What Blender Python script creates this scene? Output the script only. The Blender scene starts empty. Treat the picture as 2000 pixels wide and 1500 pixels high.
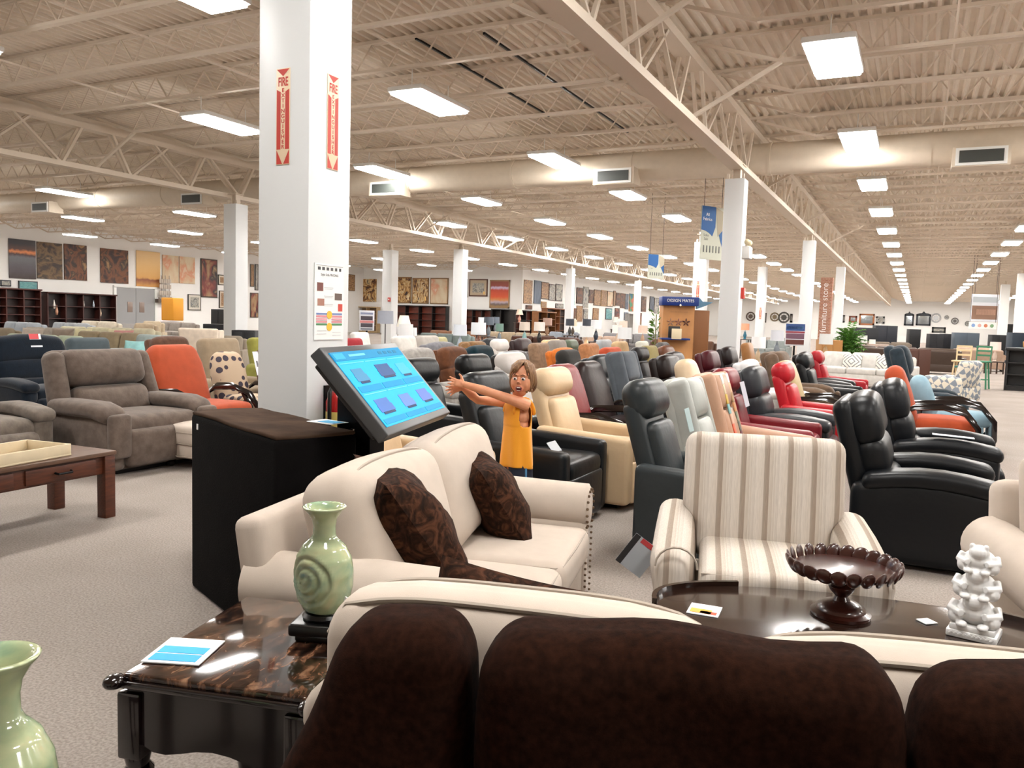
import bpy, bmesh, math, random
from mathutils import Vector, Matrix
R = math.radians
random.seed(7)
C = bpy.context.scene.collection
sc = bpy.context.scene

# ---------------------------------------------------------------- camera, light, exposure
F_PX = 1587.0
YAW, PITCH, ROLL = R(26.3686), R(4.5603), R(1.6952)
EYE = Vector((0, 0, 1.5))
FW = Vector((-math.sin(YAW)*math.cos(PITCH), math.cos(YAW)*math.cos(PITCH), -math.sin(PITCH)))
_r0 = Vector((math.cos(YAW), math.sin(YAW), 0)); _u0 = _r0.cross(FW)
RT = math.cos(ROLL)*_r0 + math.sin(ROLL)*_u0
UP = -math.sin(ROLL)*_r0 + math.cos(ROLL)*_u0
cam = bpy.data.cameras.new('camera'); camo = bpy.data.objects.new('camera', cam); C.objects.link(camo)
cam.sensor_fit = 'HORIZONTAL'; cam.sensor_width = 36; cam.lens = 36*F_PX/2000; cam.clip_end = 400
m = Matrix((RT, UP, -FW)).transposed().to_4x4(); m.translation = EYE; camo.matrix_world = m
sc.camera = camo
w = bpy.data.worlds.new('world'); sc.world = w; w.use_nodes = True
w.node_tree.nodes['Background'].inputs[0].default_value = (.9, .95, 1, 1)
w.node_tree.nodes['Background'].inputs[1].default_value = 0.05
sc.view_settings.view_transform = 'Standard'; sc.view_settings.look = 'None'
sc.view_settings.gamma = 1; sc.view_settings.use_curve_mapping = False
sc.view_settings.exposure = 0.0
LAMP_STRENGTH = 66.0
sc.cycles.max_bounces = 7; sc.cycles.diffuse_bounces = 5; sc.cycles.glossy_bounces = 3
sc.cycles.use_denoising = True
sc.cycles.sample_clamp_indirect = 6

def ray(x, y): return FW + RT*((x-1000)/F_PX) - UP*((y-750)/F_PX)
def P(x, y, z=0.0):                      # world point at height z seen at photo pixel x, y
    d = ray(x, y); return EYE + d*((z-1.5)/d.z)
def PD(x, y, D):                         # world point at depth D
    return EYE + ray(x, y)*D
def PY(x, y, Y): d = ray(x, y); return EYE + d*(Y/d.y)
def PX(x, y, X): d = ray(x, y); return EYE + d*(X/d.x)

# ---------------------------------------------------------------- materials
def lin(c):
    if isinstance(c, str): c = tuple(int(c[i:i+2], 16)/255 for i in (0, 2, 4))
    return tuple((v/12.92 if v <= .04045 else ((v+.055)/1.055)**2.4) for v in c[:3]) + (1.0,)
MATS = {}
def nt(name):
    m = bpy.data.materials.new(name); m.use_nodes = True
    n = m.node_tree.nodes; return m, n, m.node_tree.links, n['Principled BSDF']
def N(n, t, **k):
    a = n.new('ShaderNode'+t)
    for q, v in k.items(): setattr(a, q, v)
    return a
def mat(name, color=None, rough=.6, metal=0, bump=0, bscale=200, mottle=0, mscale=8, coat=0, sheen=0, emit=0, spec=.5, stretch=None):
    """color None: the object's own colour"""
    if name in MATS: return MATS[name]
    m, n, l, b = nt(name)
    b.inputs['Roughness'].default_value = rough; b.inputs['Metallic'].default_value = metal
    b.inputs['Coat Weight'].default_value = coat; b.inputs['Coat Roughness'].default_value = .08
    b.inputs['Sheen Weight'].default_value = sheen; b.inputs['Specular IOR Level'].default_value = spec
    tc = N(n, 'TexCoord')
    if color is None:
        oi = N(n, 'ObjectInfo'); src = oi.outputs['Color']
    else:
        rgb = N(n, 'RGB'); rgb.outputs[0].default_value = lin(color); src = rgb.outputs[0]
    vec = tc.outputs['Object']
    if stretch:
        mp = N(n, 'Mapping'); mp.inputs['Scale'].default_value = stretch; l.new(vec, mp.inputs[0]); vec = mp.outputs[0]
    if mottle:
        no = N(n, 'TexNoise'); no.inputs['Scale'].default_value = mscale; no.inputs['Detail'].default_value = 5
        l.new(vec, no.inputs['Vector'])
        mr = N(n, 'MapRange'); mr.inputs['From Min'].default_value = .3; mr.inputs['From Max'].default_value = .7
        mr.inputs['To Min'].default_value = 1-mottle; mr.inputs['To Max'].default_value = 1+mottle
        l.new(no.outputs[0], mr.inputs[0])
        vm = N(n, 'VectorMath', operation='SCALE'); l.new(src, vm.inputs[0]); l.new(mr.outputs[0], vm.inputs['Scale']); src = vm.outputs[0]
    l.new(src, b.inputs['Base Color'])
    if emit:
        l.new(src, b.inputs['Emission Color']); b.inputs['Emission Strength'].default_value = emit
    if bump:
        nb = N(n, 'TexNoise'); nb.inputs['Scale'].default_value = bscale; nb.inputs['Detail'].default_value = 3
        l.new(vec, nb.inputs['Vector'])
        bp = N(n, 'Bump'); bp.inputs['Strength'].default_value = bump; bp.inputs['Distance'].default_value = .01
        l.new(nb.outputs[0], bp.inputs['Height']); l.new(bp.outputs[0], b.inputs['Normal'])
    MATS[name] = m; return m
def ramp(n, stops, interp='LINEAR'):
    r = N(n, 'ValToRGB'); r.color_ramp.interpolation = interp
    e = r.color_ramp.elements
    while len(e) < len(stops): e.new(.5)
    for k, (p, c) in enumerate(stops): e[k].position = p; e[k].color = lin(c)
    return r
LEATHER = mat('leather', rough=.38, bump=.2, bscale=18, mottle=.06, mscale=6, spec=.28)
FABRIC = mat('fabric', rough=.92, bump=.15, bscale=260, mottle=.10, mscale=9, sheen=.15, spec=.2)
SUEDE = mat('suede', rough=.95, bump=.15, bscale=60, mottle=.24, mscale=14, sheen=.2, spec=.15)
PAINT = mat('paint', rough=.55)
GLOSS = mat('gloss', rough=.18, coat=.3)
WOOD = mat('wood', rough=.42, mottle=.25, mscale=6, stretch=(1, 14, 14), bump=.05, bscale=40)
DARKMETAL = mat('dark_metal', '1c1c1e', .35, .8)
CHROME = mat('chrome', 'c8c8c8', .2, 1)
WHITE = mat('white_paint', 'f0f1ee', .6)
BLACK = mat('black_paint', '0c0b0c', .3)
WELT = mat('welt', 'a89d90', .8)
PAPER = mat('paper', 'f4f4f2', .6)

# ---------------------------------------------------------------- mesh builder
class MB:
    def __init__(s): s.v = []; s.f = []
    def add(s, vs, fs, M=None):
        o = len(s.v)
        if M is not None: vs = [tuple(M @ Vector(p)) for p in vs]
        s.v += [tuple(p) for p in vs]; s.f += [tuple(o+i for i in f) for f in fs]; return s
    def rb(s, c, d, r=.03, k=2, n=1, M=None, f=None, puff=None, R3=None):
        """rounded box centred at c, size d; puff=(axis, amount); f deforms in local coordinates before c and M"""
        h = [q/2 for q in d]; r = min(r, *[q*.999 for q in h])
        ax = []
        for a in range(3):
            e = [-h[a] + r*(1-math.cos(math.pi/2*i/k)) for i in range(k+1)]
            if r < h[a]*.995:
                mid = [(-h[a]+r) + (2*h[a]-2*r)*i/n for i in range(1, n)]
                full = e + mid + [-q for q in reversed(e)]
            else: full = e + [-q for q in reversed(e[:-1])]
            ax.append(full)
        L = [len(a)-1 for a in ax]; idx = {}; vs = []
        def vid(i, j, q):
            t = (i, j, q)
            if t in idx: return idx[t]
            p = [ax[0][i], ax[1][j], ax[2][q]]
            inn = [max(-(h[a]-r), min(h[a]-r, p[a])) for a in range(3)]
            dd = [p[a]-inn[a] for a in range(3)]; ln = math.sqrt(sum(x*x for x in dd))
            if ln > 1e-9: p = [inn[a]+dd[a]/ln*r for a in range(3)]
            if puff:
                A, am = puff; o = [a for a in range(3) if a != A]
                p[A] *= 1 + am*max(0, 1-(p[o[0]]/h[o[0]])**2)*max(0, 1-(p[o[1]]/h[o[1]])**2)
            if f: p = f(*p)
            idx[t] = len(vs); vs.append((p[0], p[1], p[2])); return idx[t]
        fs = []
        for i in range(L[0]):
            for j in range(L[1]):
                fs.append((vid(i, j, 0), vid(i, j+1, 0), vid(i+1, j+1, 0), vid(i+1, j, 0)))
                fs.append((vid(i, j, L[2]), vid(i+1, j, L[2]), vid(i+1, j+1, L[2]), vid(i, j+1, L[2])))
        for i in range(L[0]):
            for q in range(L[2]):
                fs.append((vid(i, 0, q), vid(i+1, 0, q), vid(i+1, 0, q+1), vid(i, 0, q+1)))
                fs.append((vid(i, L[1], q), vid(i, L[1], q+1), vid(i+1, L[1], q+1), vid(i+1, L[1], q)))
        for j in range(L[1]):
            for q in range(L[2]):
                fs.append((vid(0, j, q), vid(0, j, q+1), vid(0, j+1, q+1), vid(0, j+1, q)))
                fs.append((vid(L[0], j, q), vid(L[0], j+1, q), vid(L[0], j+1, q+1), vid(L[0], j, q+1)))
        T = Matrix.Translation(c)
        if R3 is not None: T = T @ R3.to_4x4()
        if M is not None: T = M @ T
        return s.add(vs, fs, T)
    def box(s, c, d, M=None, R3=None):
        x, y, z = [q/2 for q in d]
        vs = [(a*x, b*y, e*z) for a in (-1, 1) for b in (-1, 1) for e in (-1, 1)]
        fs = [(0, 1, 3, 2), (4, 6, 7, 5), (0, 4, 5, 1), (2, 3, 7, 6), (0, 2, 6, 4), (1, 5, 7, 3)]
        T = Matrix.Translation(c)
        if R3 is not None: T = T @ R3.to_4x4()
        if M is not None: T = M @ T
        return s.add(vs, fs, T)
    def bar(s, a, b, w, h=None):
        a, b = Vector(a), Vector(b); d = b-a; q = d.to_track_quat('X', 'Z').to_matrix()
        return s.box((a+b)/2, (d.length, w, h or w), R3=q)
    def tube(s, pts, r, seg=8, M=None, flat=None):
        pts = [Vector(p) for p in pts]; n = len(pts); rr = r if isinstance(r, (list, tuple)) else [r]*n
        vs = []; fs = []; pu = None
        for i, p in enumerate(pts):
            t = (pts[min(i+1, n-1)]-pts[max(i-1, 0)]).normalized()
            if pu is None: pu = t.orthogonal().normalized() if abs(t.z) > .9 else Vector((0, 0, 1))
            pu = (pu - t*pu.dot(t)).normalized(); sd = t.cross(pu)
            for k in range(seg):
                a = 2*math.pi*(k+.5)/seg
                e = sd*math.cos(a)*rr[i]*(flat[0] if flat else 1) + pu*math.sin(a)*rr[i]*(flat[1] if flat else 1)
                vs.append(p+e)
        for i in range(n-1):
            for k in range(seg):
                k2 = (k+1) % seg; fs.append((i*seg+k, i*seg+k2, (i+1)*seg+k2, (i+1)*seg+k))
        fs.append(tuple(range(seg-1, -1, -1))); fs.append(tuple((n-1)*seg+k for k in range(seg)))
        return s.add(vs, fs, M)
    def lathe(s, prof, seg=24, M=None, f=None, cap=True):
        vs = []; fs = []; n = len(prof)
        for r, z in prof:
            for k in range(seg):
                a = 2*math.pi*k/seg; p = (r*math.cos(a), r*math.sin(a), z)
                vs.append(f(*p) if f else p)
        for i in range(n-1):
            for k in range(seg):
                k2 = (k+1) % seg; fs.append((i*seg+k, i*seg+k2, (i+1)*seg+k2, (i+1)*seg+k))
        if cap:
            fs.append(tuple(range(seg-1, -1, -1))); fs.append(tuple((n-1)*seg+k for k in range(seg)))
        return s.add(vs, fs, M)
    def prism(s, poly, y0, y1, M=None):
        """polygon in x,z extruded along y"""
        n = len(poly); vs = [(x, y0, z) for x, z in poly]+[(x, y1, z) for x, z in poly]
        fs = [tuple(range(n)), tuple(range(2*n-1, n-1, -1))]
        for i in range(n): j = (i+1) % n; fs.append((i, i+n, j+n, j))
        return s.add(vs, fs, M)
    def ball(s, c, r, seg=12, rings=8, M=None, R3=None):
        r = r if isinstance(r, (tuple, list)) else (r, r, r)
        vs = [(0, 0, -r[2])]; fs = []
        for i in range(1, rings):
            t = math.pi*i/rings - math.pi/2
            for k in range(seg):
                a = 2*math.pi*k/seg; vs.append((math.cos(t)*math.cos(a)*r[0], math.cos(t)*math.sin(a)*r[1], math.sin(t)*r[2]))
        vs.append((0, 0, r[2])); L = len(vs)-1
        for k in range(seg):
            k2 = (k+1) % seg; fs.append((0, 1+k2, 1+k)); o = 1+(rings-2)*seg; fs.append((L, o+k, o+k2))
        for i in range(rings-2):
            for k in range(seg):
                k2 = (k+1) % seg; a = 1+i*seg; fs.append((a+k, a+k2, a+seg+k2, a+seg+k))
        T = Matrix.Translation(c)
        if R3 is not None: T = T @ R3.to_4x4()
        if M is not None: T = M @ T
        return s.add(vs, fs, T)
    def build(s, name, m=None, parent=None, loc=None, rot=None, smooth=40, color=None, **tags):
        me = bpy.data.meshes.new(name); me.from_pydata(s.v, [], s.f)
        bm = bmesh.new(); bm.from_mesh(me); bmesh.ops.recalc_face_normals(bm, faces=bm.faces[:]); bm.to_mesh(me); bm.free()
        if smooth:
            me.shade_smooth()
            if smooth < 179: me.set_sharp_from_angle(angle=R(smooth))
        if m: me.materials.append(m)
        o = bpy.data.objects.new(name, me); C.objects.link(o)
        if parent: o.parent = parent
        if loc is not None: o.location = loc
        if rot is not None: o.rotation_euler = rot
        if color is not None: o.color = lin(color)
        for k, v in tags.items():
            if v: o[k] = v
        return o
def tag(o, label=None, category=None, group=None, kind=None):
    for k, v in (('label', label), ('category', category), ('group', group), ('kind', kind)):
        if v: o[k] = v
    return o
def empty(name, loc=(0, 0, 0), rz=0, **t):
    o = bpy.data.objects.new(name, None); C.objects.link(o); o.location = loc; o.rotation_euler = (0, 0, rz)
    o.empty_display_size = .1
    return tag(o, **t)
def copy_tree(o, parent=None, f=None):
    c = o.copy(); C.objects.link(c); c.parent = parent
    if f: f(c)
    for ch in o.children: copy_tree(ch, c, f)
    return c
def tint(o, col, names=None, also=True):
    if names is None or any(o.name.startswith(n) for n in names): o.color = lin(col)
    for ch in o.children: tint(ch, col, names)
def text(name, s, size, m, parent=None, M=None, align='CENTER', ext=.001, color=None, vertical=False):
    cu = bpy.data.curves.new(name, 'FONT'); cu.body = s; cu.size = size; cu.align_x = align; cu.align_y = 'CENTER'; cu.extrude = ext
    if vertical: cu.space_line = .82
    o = bpy.data.objects.new(name, cu); C.objects.link(o); cu.materials.append(m)
    if parent: o.parent = parent
    if M is not None: o.matrix_local = M
    return o
def frame(o, x, y, z=None):
    """4x4 from origin o, x and y directions"""
    x = Vector(x).normalized(); y = Vector(y); y = (y-x*y.dot(x)).normalized(); z = x.cross(y)
    M = Matrix((x, y, z)).transposed().to_4x4(); M.translation = Vector(o); return M
def RX(a): return Matrix.Rotation(R(a), 3, 'X')
def RY(a): return Matrix.Rotation(R(a), 3, 'Y')
def RZ(a): return Matrix.Rotation(R(a), 3, 'Z')
# ---------------------------------------------------------------- the room
XL, XR, YB, YF, DECK = -42.7, 30.0, -9.0, 119.0, 5.82
YM, XM = 57.0, -27.6                          # the recessed wall and the corner beside it
def carpet():
    m, n, l, b = nt('carpet')
    tc = N(n, 'TexCoord'); no = N(n, 'TexNoise'); no.inputs['Scale'].default_value = .9; no.inputs['Detail'].default_value = 8
    n2 = N(n, 'TexNoise'); n2.inputs['Scale'].default_value = 90; n2.inputs['Detail'].default_value = 3
    l.new(tc.outputs['Object'], no.inputs[0]); l.new(tc.outputs['Object'], n2.inputs[0])
    r = ramp(n, [(.3, '9a9089'), (.7, 'aaa099')]); l.new(no.outputs[0], r.inputs[0])
    r2 = ramp(n, [(.35, 'bdbdbd'), (.65, 'ffffff')]); l.new(n2.outputs[0], r2.inputs[0])
    mx = N(n, 'MixRGB', blend_type='MULTIPLY'); mx.inputs[0].default_value = .7
    l.new(r.outputs[0], mx.inputs[1]); l.new(r2.outputs[0], mx.inputs[2]); l.new(mx.outputs[0], b.inputs['Base Color'])
    b.inputs['Roughness'].default_value = 1; b.inputs['Specular IOR Level'].default_value = .1
    bp = N(n, 'Bump'); bp.inputs['Strength'].default_value = .4; l.new(n2.outputs[0], bp.inputs['Height']); l.new(bp.outputs[0], b.inputs['Normal'])
    return m
MB().box(((XL+XR)/2, (YB+YF)/2, -.05), (XR-XL, YF-YB, .1)).build('floor', carpet(), kind='structure')
WALL = mat('wall_white', 'f3f2ef', .8, mottle=.02, mscale=.5)
CEIL = mat('ceiling_cream', 'dfd3c2', .7, mottle=.05, mscale=3)
STEEL = mat('cream_steel', 'e0d3c2', .6)
H_ = DECK+.1
MB().box((XL-.1, (YB+YM)/2, H_/2), (.2, YM-YB, H_)).build('wall_left', WALL, kind='structure')
MB().box(((XL+XM)/2, YM+.1, H_/2), (XM-XL, .2, H_)).build('wall_recess', WALL, kind='structure')
MB().box((XM-.1, (YM+YF)/2+.1, H_/2), (.2, YF-YM-.2, H_)).build('wall_side', WALL, kind='structure')
MB().box(((XM+XR)/2, YF+.1, H_/2), (XR-XM+.2, .2, H_)).build('wall_back', WALL, kind='structure')
MB().box((XR+.1, (YB+YF)/2, H_/2), (.2, YF-YB, H_)).build('wall_right', WALL, kind='structure')
MB().box(((XL+XR)/2, YB-.1, H_/2), (XR-XL, .2, H_)).build('wall_front', WALL, kind='structure')
# corrugated roof deck, ribs along Y
mb = MB(); pitch = .17; nx = int((XR-XL)/pitch)+1; top = []; pr = []
for i in range(nx):
    x = XL+i*pitch
    pr += [(x, DECK), (x+.05, DECK), (x+.075, DECK+.055), (x+.145, DECK+.055)]
vs = [(x, YB, z) for x, z in pr]+[(x, YF, z) for x, z in pr]; n_ = len(pr)
mb.add(vs, [(i, i+1, i+1+n_, i+n_) for i in range(n_-1)])
ceil_o = mb.build('ceiling', CEIL, kind='structure', smooth=0)
MB().box(((XL+XR)/2, (YB+YF)/2, DECK+.12), (XR-XL+.4, YF-YB+.4, .06)).build('roof_slab', mat('roof_dark', '3a342e', .9), kind='structure')
# girders along Y
GX = [-17.0, -3.36, 10.3, 24.0]; CY = [3.89+12.2*i for i in range(-1, 10)]
mb = MB()
mb.box((0, 6.1, 4.6), (.26, 12.2, .11)); mb.box((0, 6.1, 5.52), (.24, 12.2, .12))
mb.box((0, 6.1, 5.64), (.05, 12.2, .14)); 
for k in range(7):
    y = .87+k*1.743
    if k % 2 == 1 or True:
        for dx in (-.07, .07):
            mb.bar((dx, y, 4.6), (dx, y-.5 if k % 2 else y+.5, 5.5), .05, .06)
            mb.bar((dx, y, 4.6), (dx, y+(1.1 if k % 2 else -1.1), 5.5), .06, .045)
girder = mb.build('roof_beam', STEEL, kind='structure', smooth=0)
first = True
for gx in GX:
    for cy in CY[:-1]:
        o = girder if first else girder.copy()
        if not first: C.objects.link(o)
        first = False; o.location = (gx, cy, 0)
# open web joists across X, one line every 1.7 m
mb = MB(); bays = [XL, -30.7]+GX+[XR]
for a, b in zip(bays[:-1], bays[1:]):
    L = b-a
    mb.box(((a+b)/2, -.03, DECK-.025), (L, .05, .05)); mb.box(((a+b)/2, .03, DECK-.025), (L, .05, .05))
    a1, b1 = a+1.3, b-1.3
    mb.box(((a1+b1)/2, 0, 5.36), (b1-a1, .09, .045))
    mb.bar((a1, 0, 5.36), (a+.1, 0, DECK-.07), .05); mb.bar((b1, 0, 5.36), (b-.1, 0, DECK-.07), .05)
    n = max(2, round((b1-a1)/.62)); st = (b1-a1)/n
    for i in range(n):
        x = a1+i*st
        mb.bar((x, 0, 5.37), (x+st/2, 0, DECK-.05), .022); mb.bar((x+st/2, 0, DECK-.05), (x+st, 0, 5.37), .022)
joist = mb.build('joist_beam', STEEL, kind='structure', smooth=0)
first = True; y = 10.85-1.7*11
while y < YF:
    o = joist if first else joist.copy()
    if not first: C.objects.link(o)
    first = False; o.location = (0, y, 0); y += 1.7
# knee braces from the girder's bottom chord up to the joists
mb = MB()
for s in (-1, 1): mb.bar((0, 0, 4.62), (s*1.35, 0, 5.34), .06, .05)
kb = mb.build('brace_beam', STEEL, kind='structure', smooth=0); first = True
for gx in GX[0:3]:
    for y in (5.75, 9.15, 12.55, 15.95+3.4, 26.15, 32.95, 39.75):
        o = kb if first else kb.copy()
        if not first: C.objects.link(o)
        first = False; o.location = (gx, y, 0)
# thin bridging runs between the joists
for x in (-7.0, -10.2, -13.4, -22, -26, .2, 3.8, 7):
    MB().box((x, 55, 5.39), (.03, 110, .03)).build('bridging_beam', STEEL, kind='structure')
# columns
CLAD = mat('column_white', 'e6e9ea', .35, spec=.4)
def column(x, y, w=.38, h=4.35, nm='column', m=CLAD):
    o = MB().rb((x, y, h/2), (w, w, h), .008, 1).build(nm, m, kind='structure')
    mb = MB()
    for dx in (-.07, .07): mb.box((x+dx, y, h+.13), (.02, .16, .26))
    mb.box((x, y, h+.13), (.14, .02, .26)); mb.box((x, y, h+.27), (.3, .3, .02))
    mb.box((x-.14, y-.12, h+.05), (.05, .08, .1)); mb.box((x+.14, y-.1, h+.05), (.04, .06, .1))
    mb.build('steel_column', STEEL, kind='structure', smooth=0)
    return o
C1 = (-3.36, 3.89)
for cy in (3.89, 16.44, 28.5, 40.7): column(-3.36, cy)
column(-16.63, 16.5, .44); column(-17.4, 29.9, .45); column(-20.9, 29.8, .5)
column(-6.9, 28.5, .44); column(-6.85, 40.6, .4)
MATS['column_stucco'] = mat('column_stucco', 'e9e9e6', .8)
for px_, Y_, w_ in ((1961, 66, .55), (1995, 54, .6)):
    q = PY(px_, 600, Y_); column(q.x, Y_, w_, 4.9, m=MATS['column_stucco'])
for cy in (41.5, 53.5): column(-17.2, cy)
# double door in the left wall
GREYDOOR = mat('grey_door', '9a9b9c', .5)
y0, y1 = 32.83, 35.54
fr = MB()
fr.box((XL+.02, y0-.08, 1.36), (.24, .16, 2.72)).box((XL+.02, y1+.08, 1.36), (.24, .16, 2.72)).box((XL+.02, (y0+y1)/2, 2.76), (.24, y1-y0+.32, .12))
fr.build('door_frame', WHITE, kind='structure')
for i in (0, 1):
    ya = y0+i*(y1-y0)/2; yb = ya+(y1-y0)/2
    d = MB().box((XL+.06, (ya+yb)/2, 1.34), (.08, yb-ya-.02, 2.68)).build('door_%d' % (i+1), GREYDOOR, kind='structure')
    yc = yb-.42 if i == 0 else ya+.42
    MB().rb((XL+.105, yc, 1.55), (.03, .36, .62), .1, 3).build('door_window', mat('door_glass', '8c7a70', .15), d)
    MB().box((XL+.11, (ya+yb)/2, .3), (.01, 1.2, .5)).build('kick_plate', CHROME, d)

# ---------------------------------------------------------------- ceiling lights
LIT = mat('lamp_lit', 'ffffff', .5)
_n = LIT.node_tree; _b = _n.nodes['Principled BSDF']; _b.inputs['Emission Color'].default_value = (1, .97, .93, 1); _b.inputs['Emission Strength'].default_value = LAMP_STRENGTH
def make_light():
    t = empty('ceiling_light')
    MB().rb((0, 0, .05), (.64, 1.54, .08), .02, 1).build('housing', WHITE, t)
    MB().rb((0, 0, .0), (.58, 1.48, .06), .025, 2).build('lens', LIT, t)
    mb = MB()
    for y in (-.55, .55): mb.tube([(0, y, .09), (0, y, .42)], .008, 5)
    mb.build('hanger', WHITE, t)
    return t
lp = make_light(); first = True
def ordn(i): return ['first', 'second', 'third', 'fourth', 'fifth', 'sixth', 'seventh', 'eighth', 'ninth', 'tenth', 'eleventh', 'twelfth', 'thirteenth', 'fourteenth', 'fifteenth', 'sixteenth', 'seventeenth', 'eighteenth', 'nineteenth', 'twentieth', 'twenty-first', 'twenty-second', 'twenty-third', 'twenty-fourth'][i]
rows = [(-1.2, 'just right of the long girder over the white columns', 'row beside the main girder'), (3.05, 'second row right of the main girder', 'second row right of the girder'),
        (-7.4, 'first row left of the main girder', 'first row left of the girder'), (-12.0, 'second row left of the main girder', 'second row left of the girder'), (-16.15, 'third row left of the main girder', 'third row left of the girder'),
        (-24.0, 'fourth row left of the main girder', 'fourth row left of the girder'), (-30.2, 'row nearest the art wall', 'row nearest the art wall'),
        (8.0, 'third row right of the main girder', 'third row right of the girder'), (17, 'fourth row right', 'fourth row right'), (-37.5, 'added row above the sofas by the left wall', 'outermost left row')]  # the outermost left row is added to brighten the left wall
for x, desc, short in rows:
    k = 0
    for j in range(-2, 21):
        y = 11.6+5.1*j
        if x < -28 and y > 55: break
        if x < -27 and y < 14: continue
        if x > 12 and j % 2: continue
        if x > 8 and j % 2: continue
        if abs(x+16.15) < .1 and j < 3: continue
        if j < -1 and x > 12: continue
        o = lp if first else copy_tree(lp)
        first = False; o.location = (x, y, 5.0)
        tag(o, 'lit white ceiling light, %s from the front in the %s' % (ordn(k), short), 'ceiling light', 'ceiling lights, '+short); k += 1

# ---------------------------------------------------------------- air duct
DUCT = mat('duct_paint', 'd6c9b6', .5, mottle=.03)
du = empty('air_duct', (0, 18.05, 5.03), label='large cream round air duct running across under the joists', category='air duct')
MB().tube([(x, 0, 0) for x in (-40, -20, 0, 20, 29)], .33, 24).build('pipe', DUCT, du)
for x in range(-39, 29, 3): MB().tube([(x-.03, 0, 0), (x+.03, 0, 0)], .345, 24).build('joint_band', DUCT, du)
def vent(px, py):
    p = PY(px, py, 17.45)
    e = MB().box((p.x, -.35, -.28), (.95, .5, .36)).build('outlet_box', DUCT, du)
    MB().box((p.x, -.62, -.28), (.72, .03, .22)).build('vent_grille', mat('vent_dark', '3b3f3c', .5, bump=.3, bscale=60), e)
    MB().box((p.x, -.605, -.28), (.84, .03, .32)).build('grille_frame', WHITE, e)
for q in ((1197, 358), (750, 384), (1917, 300), (374, 386), (78, 405)): vent(*q)
# conduits under the deck
for k, (a, b) in enumerate((((812, 75), (920, 150)), ((945, 65), (1140, 190)))):
    A, B = P(*a, 5.76), P(*b, 5.76)
    tag(MB().bar(A, (A.x, B.y+3, 5.76), .035).build('conduit', DARKMETAL), 'thin dark conduit under the deck, %s the big sprinkler sign column' % ('longer run farther from' if k else 'shorter run nearer'), 'conduit')
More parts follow.
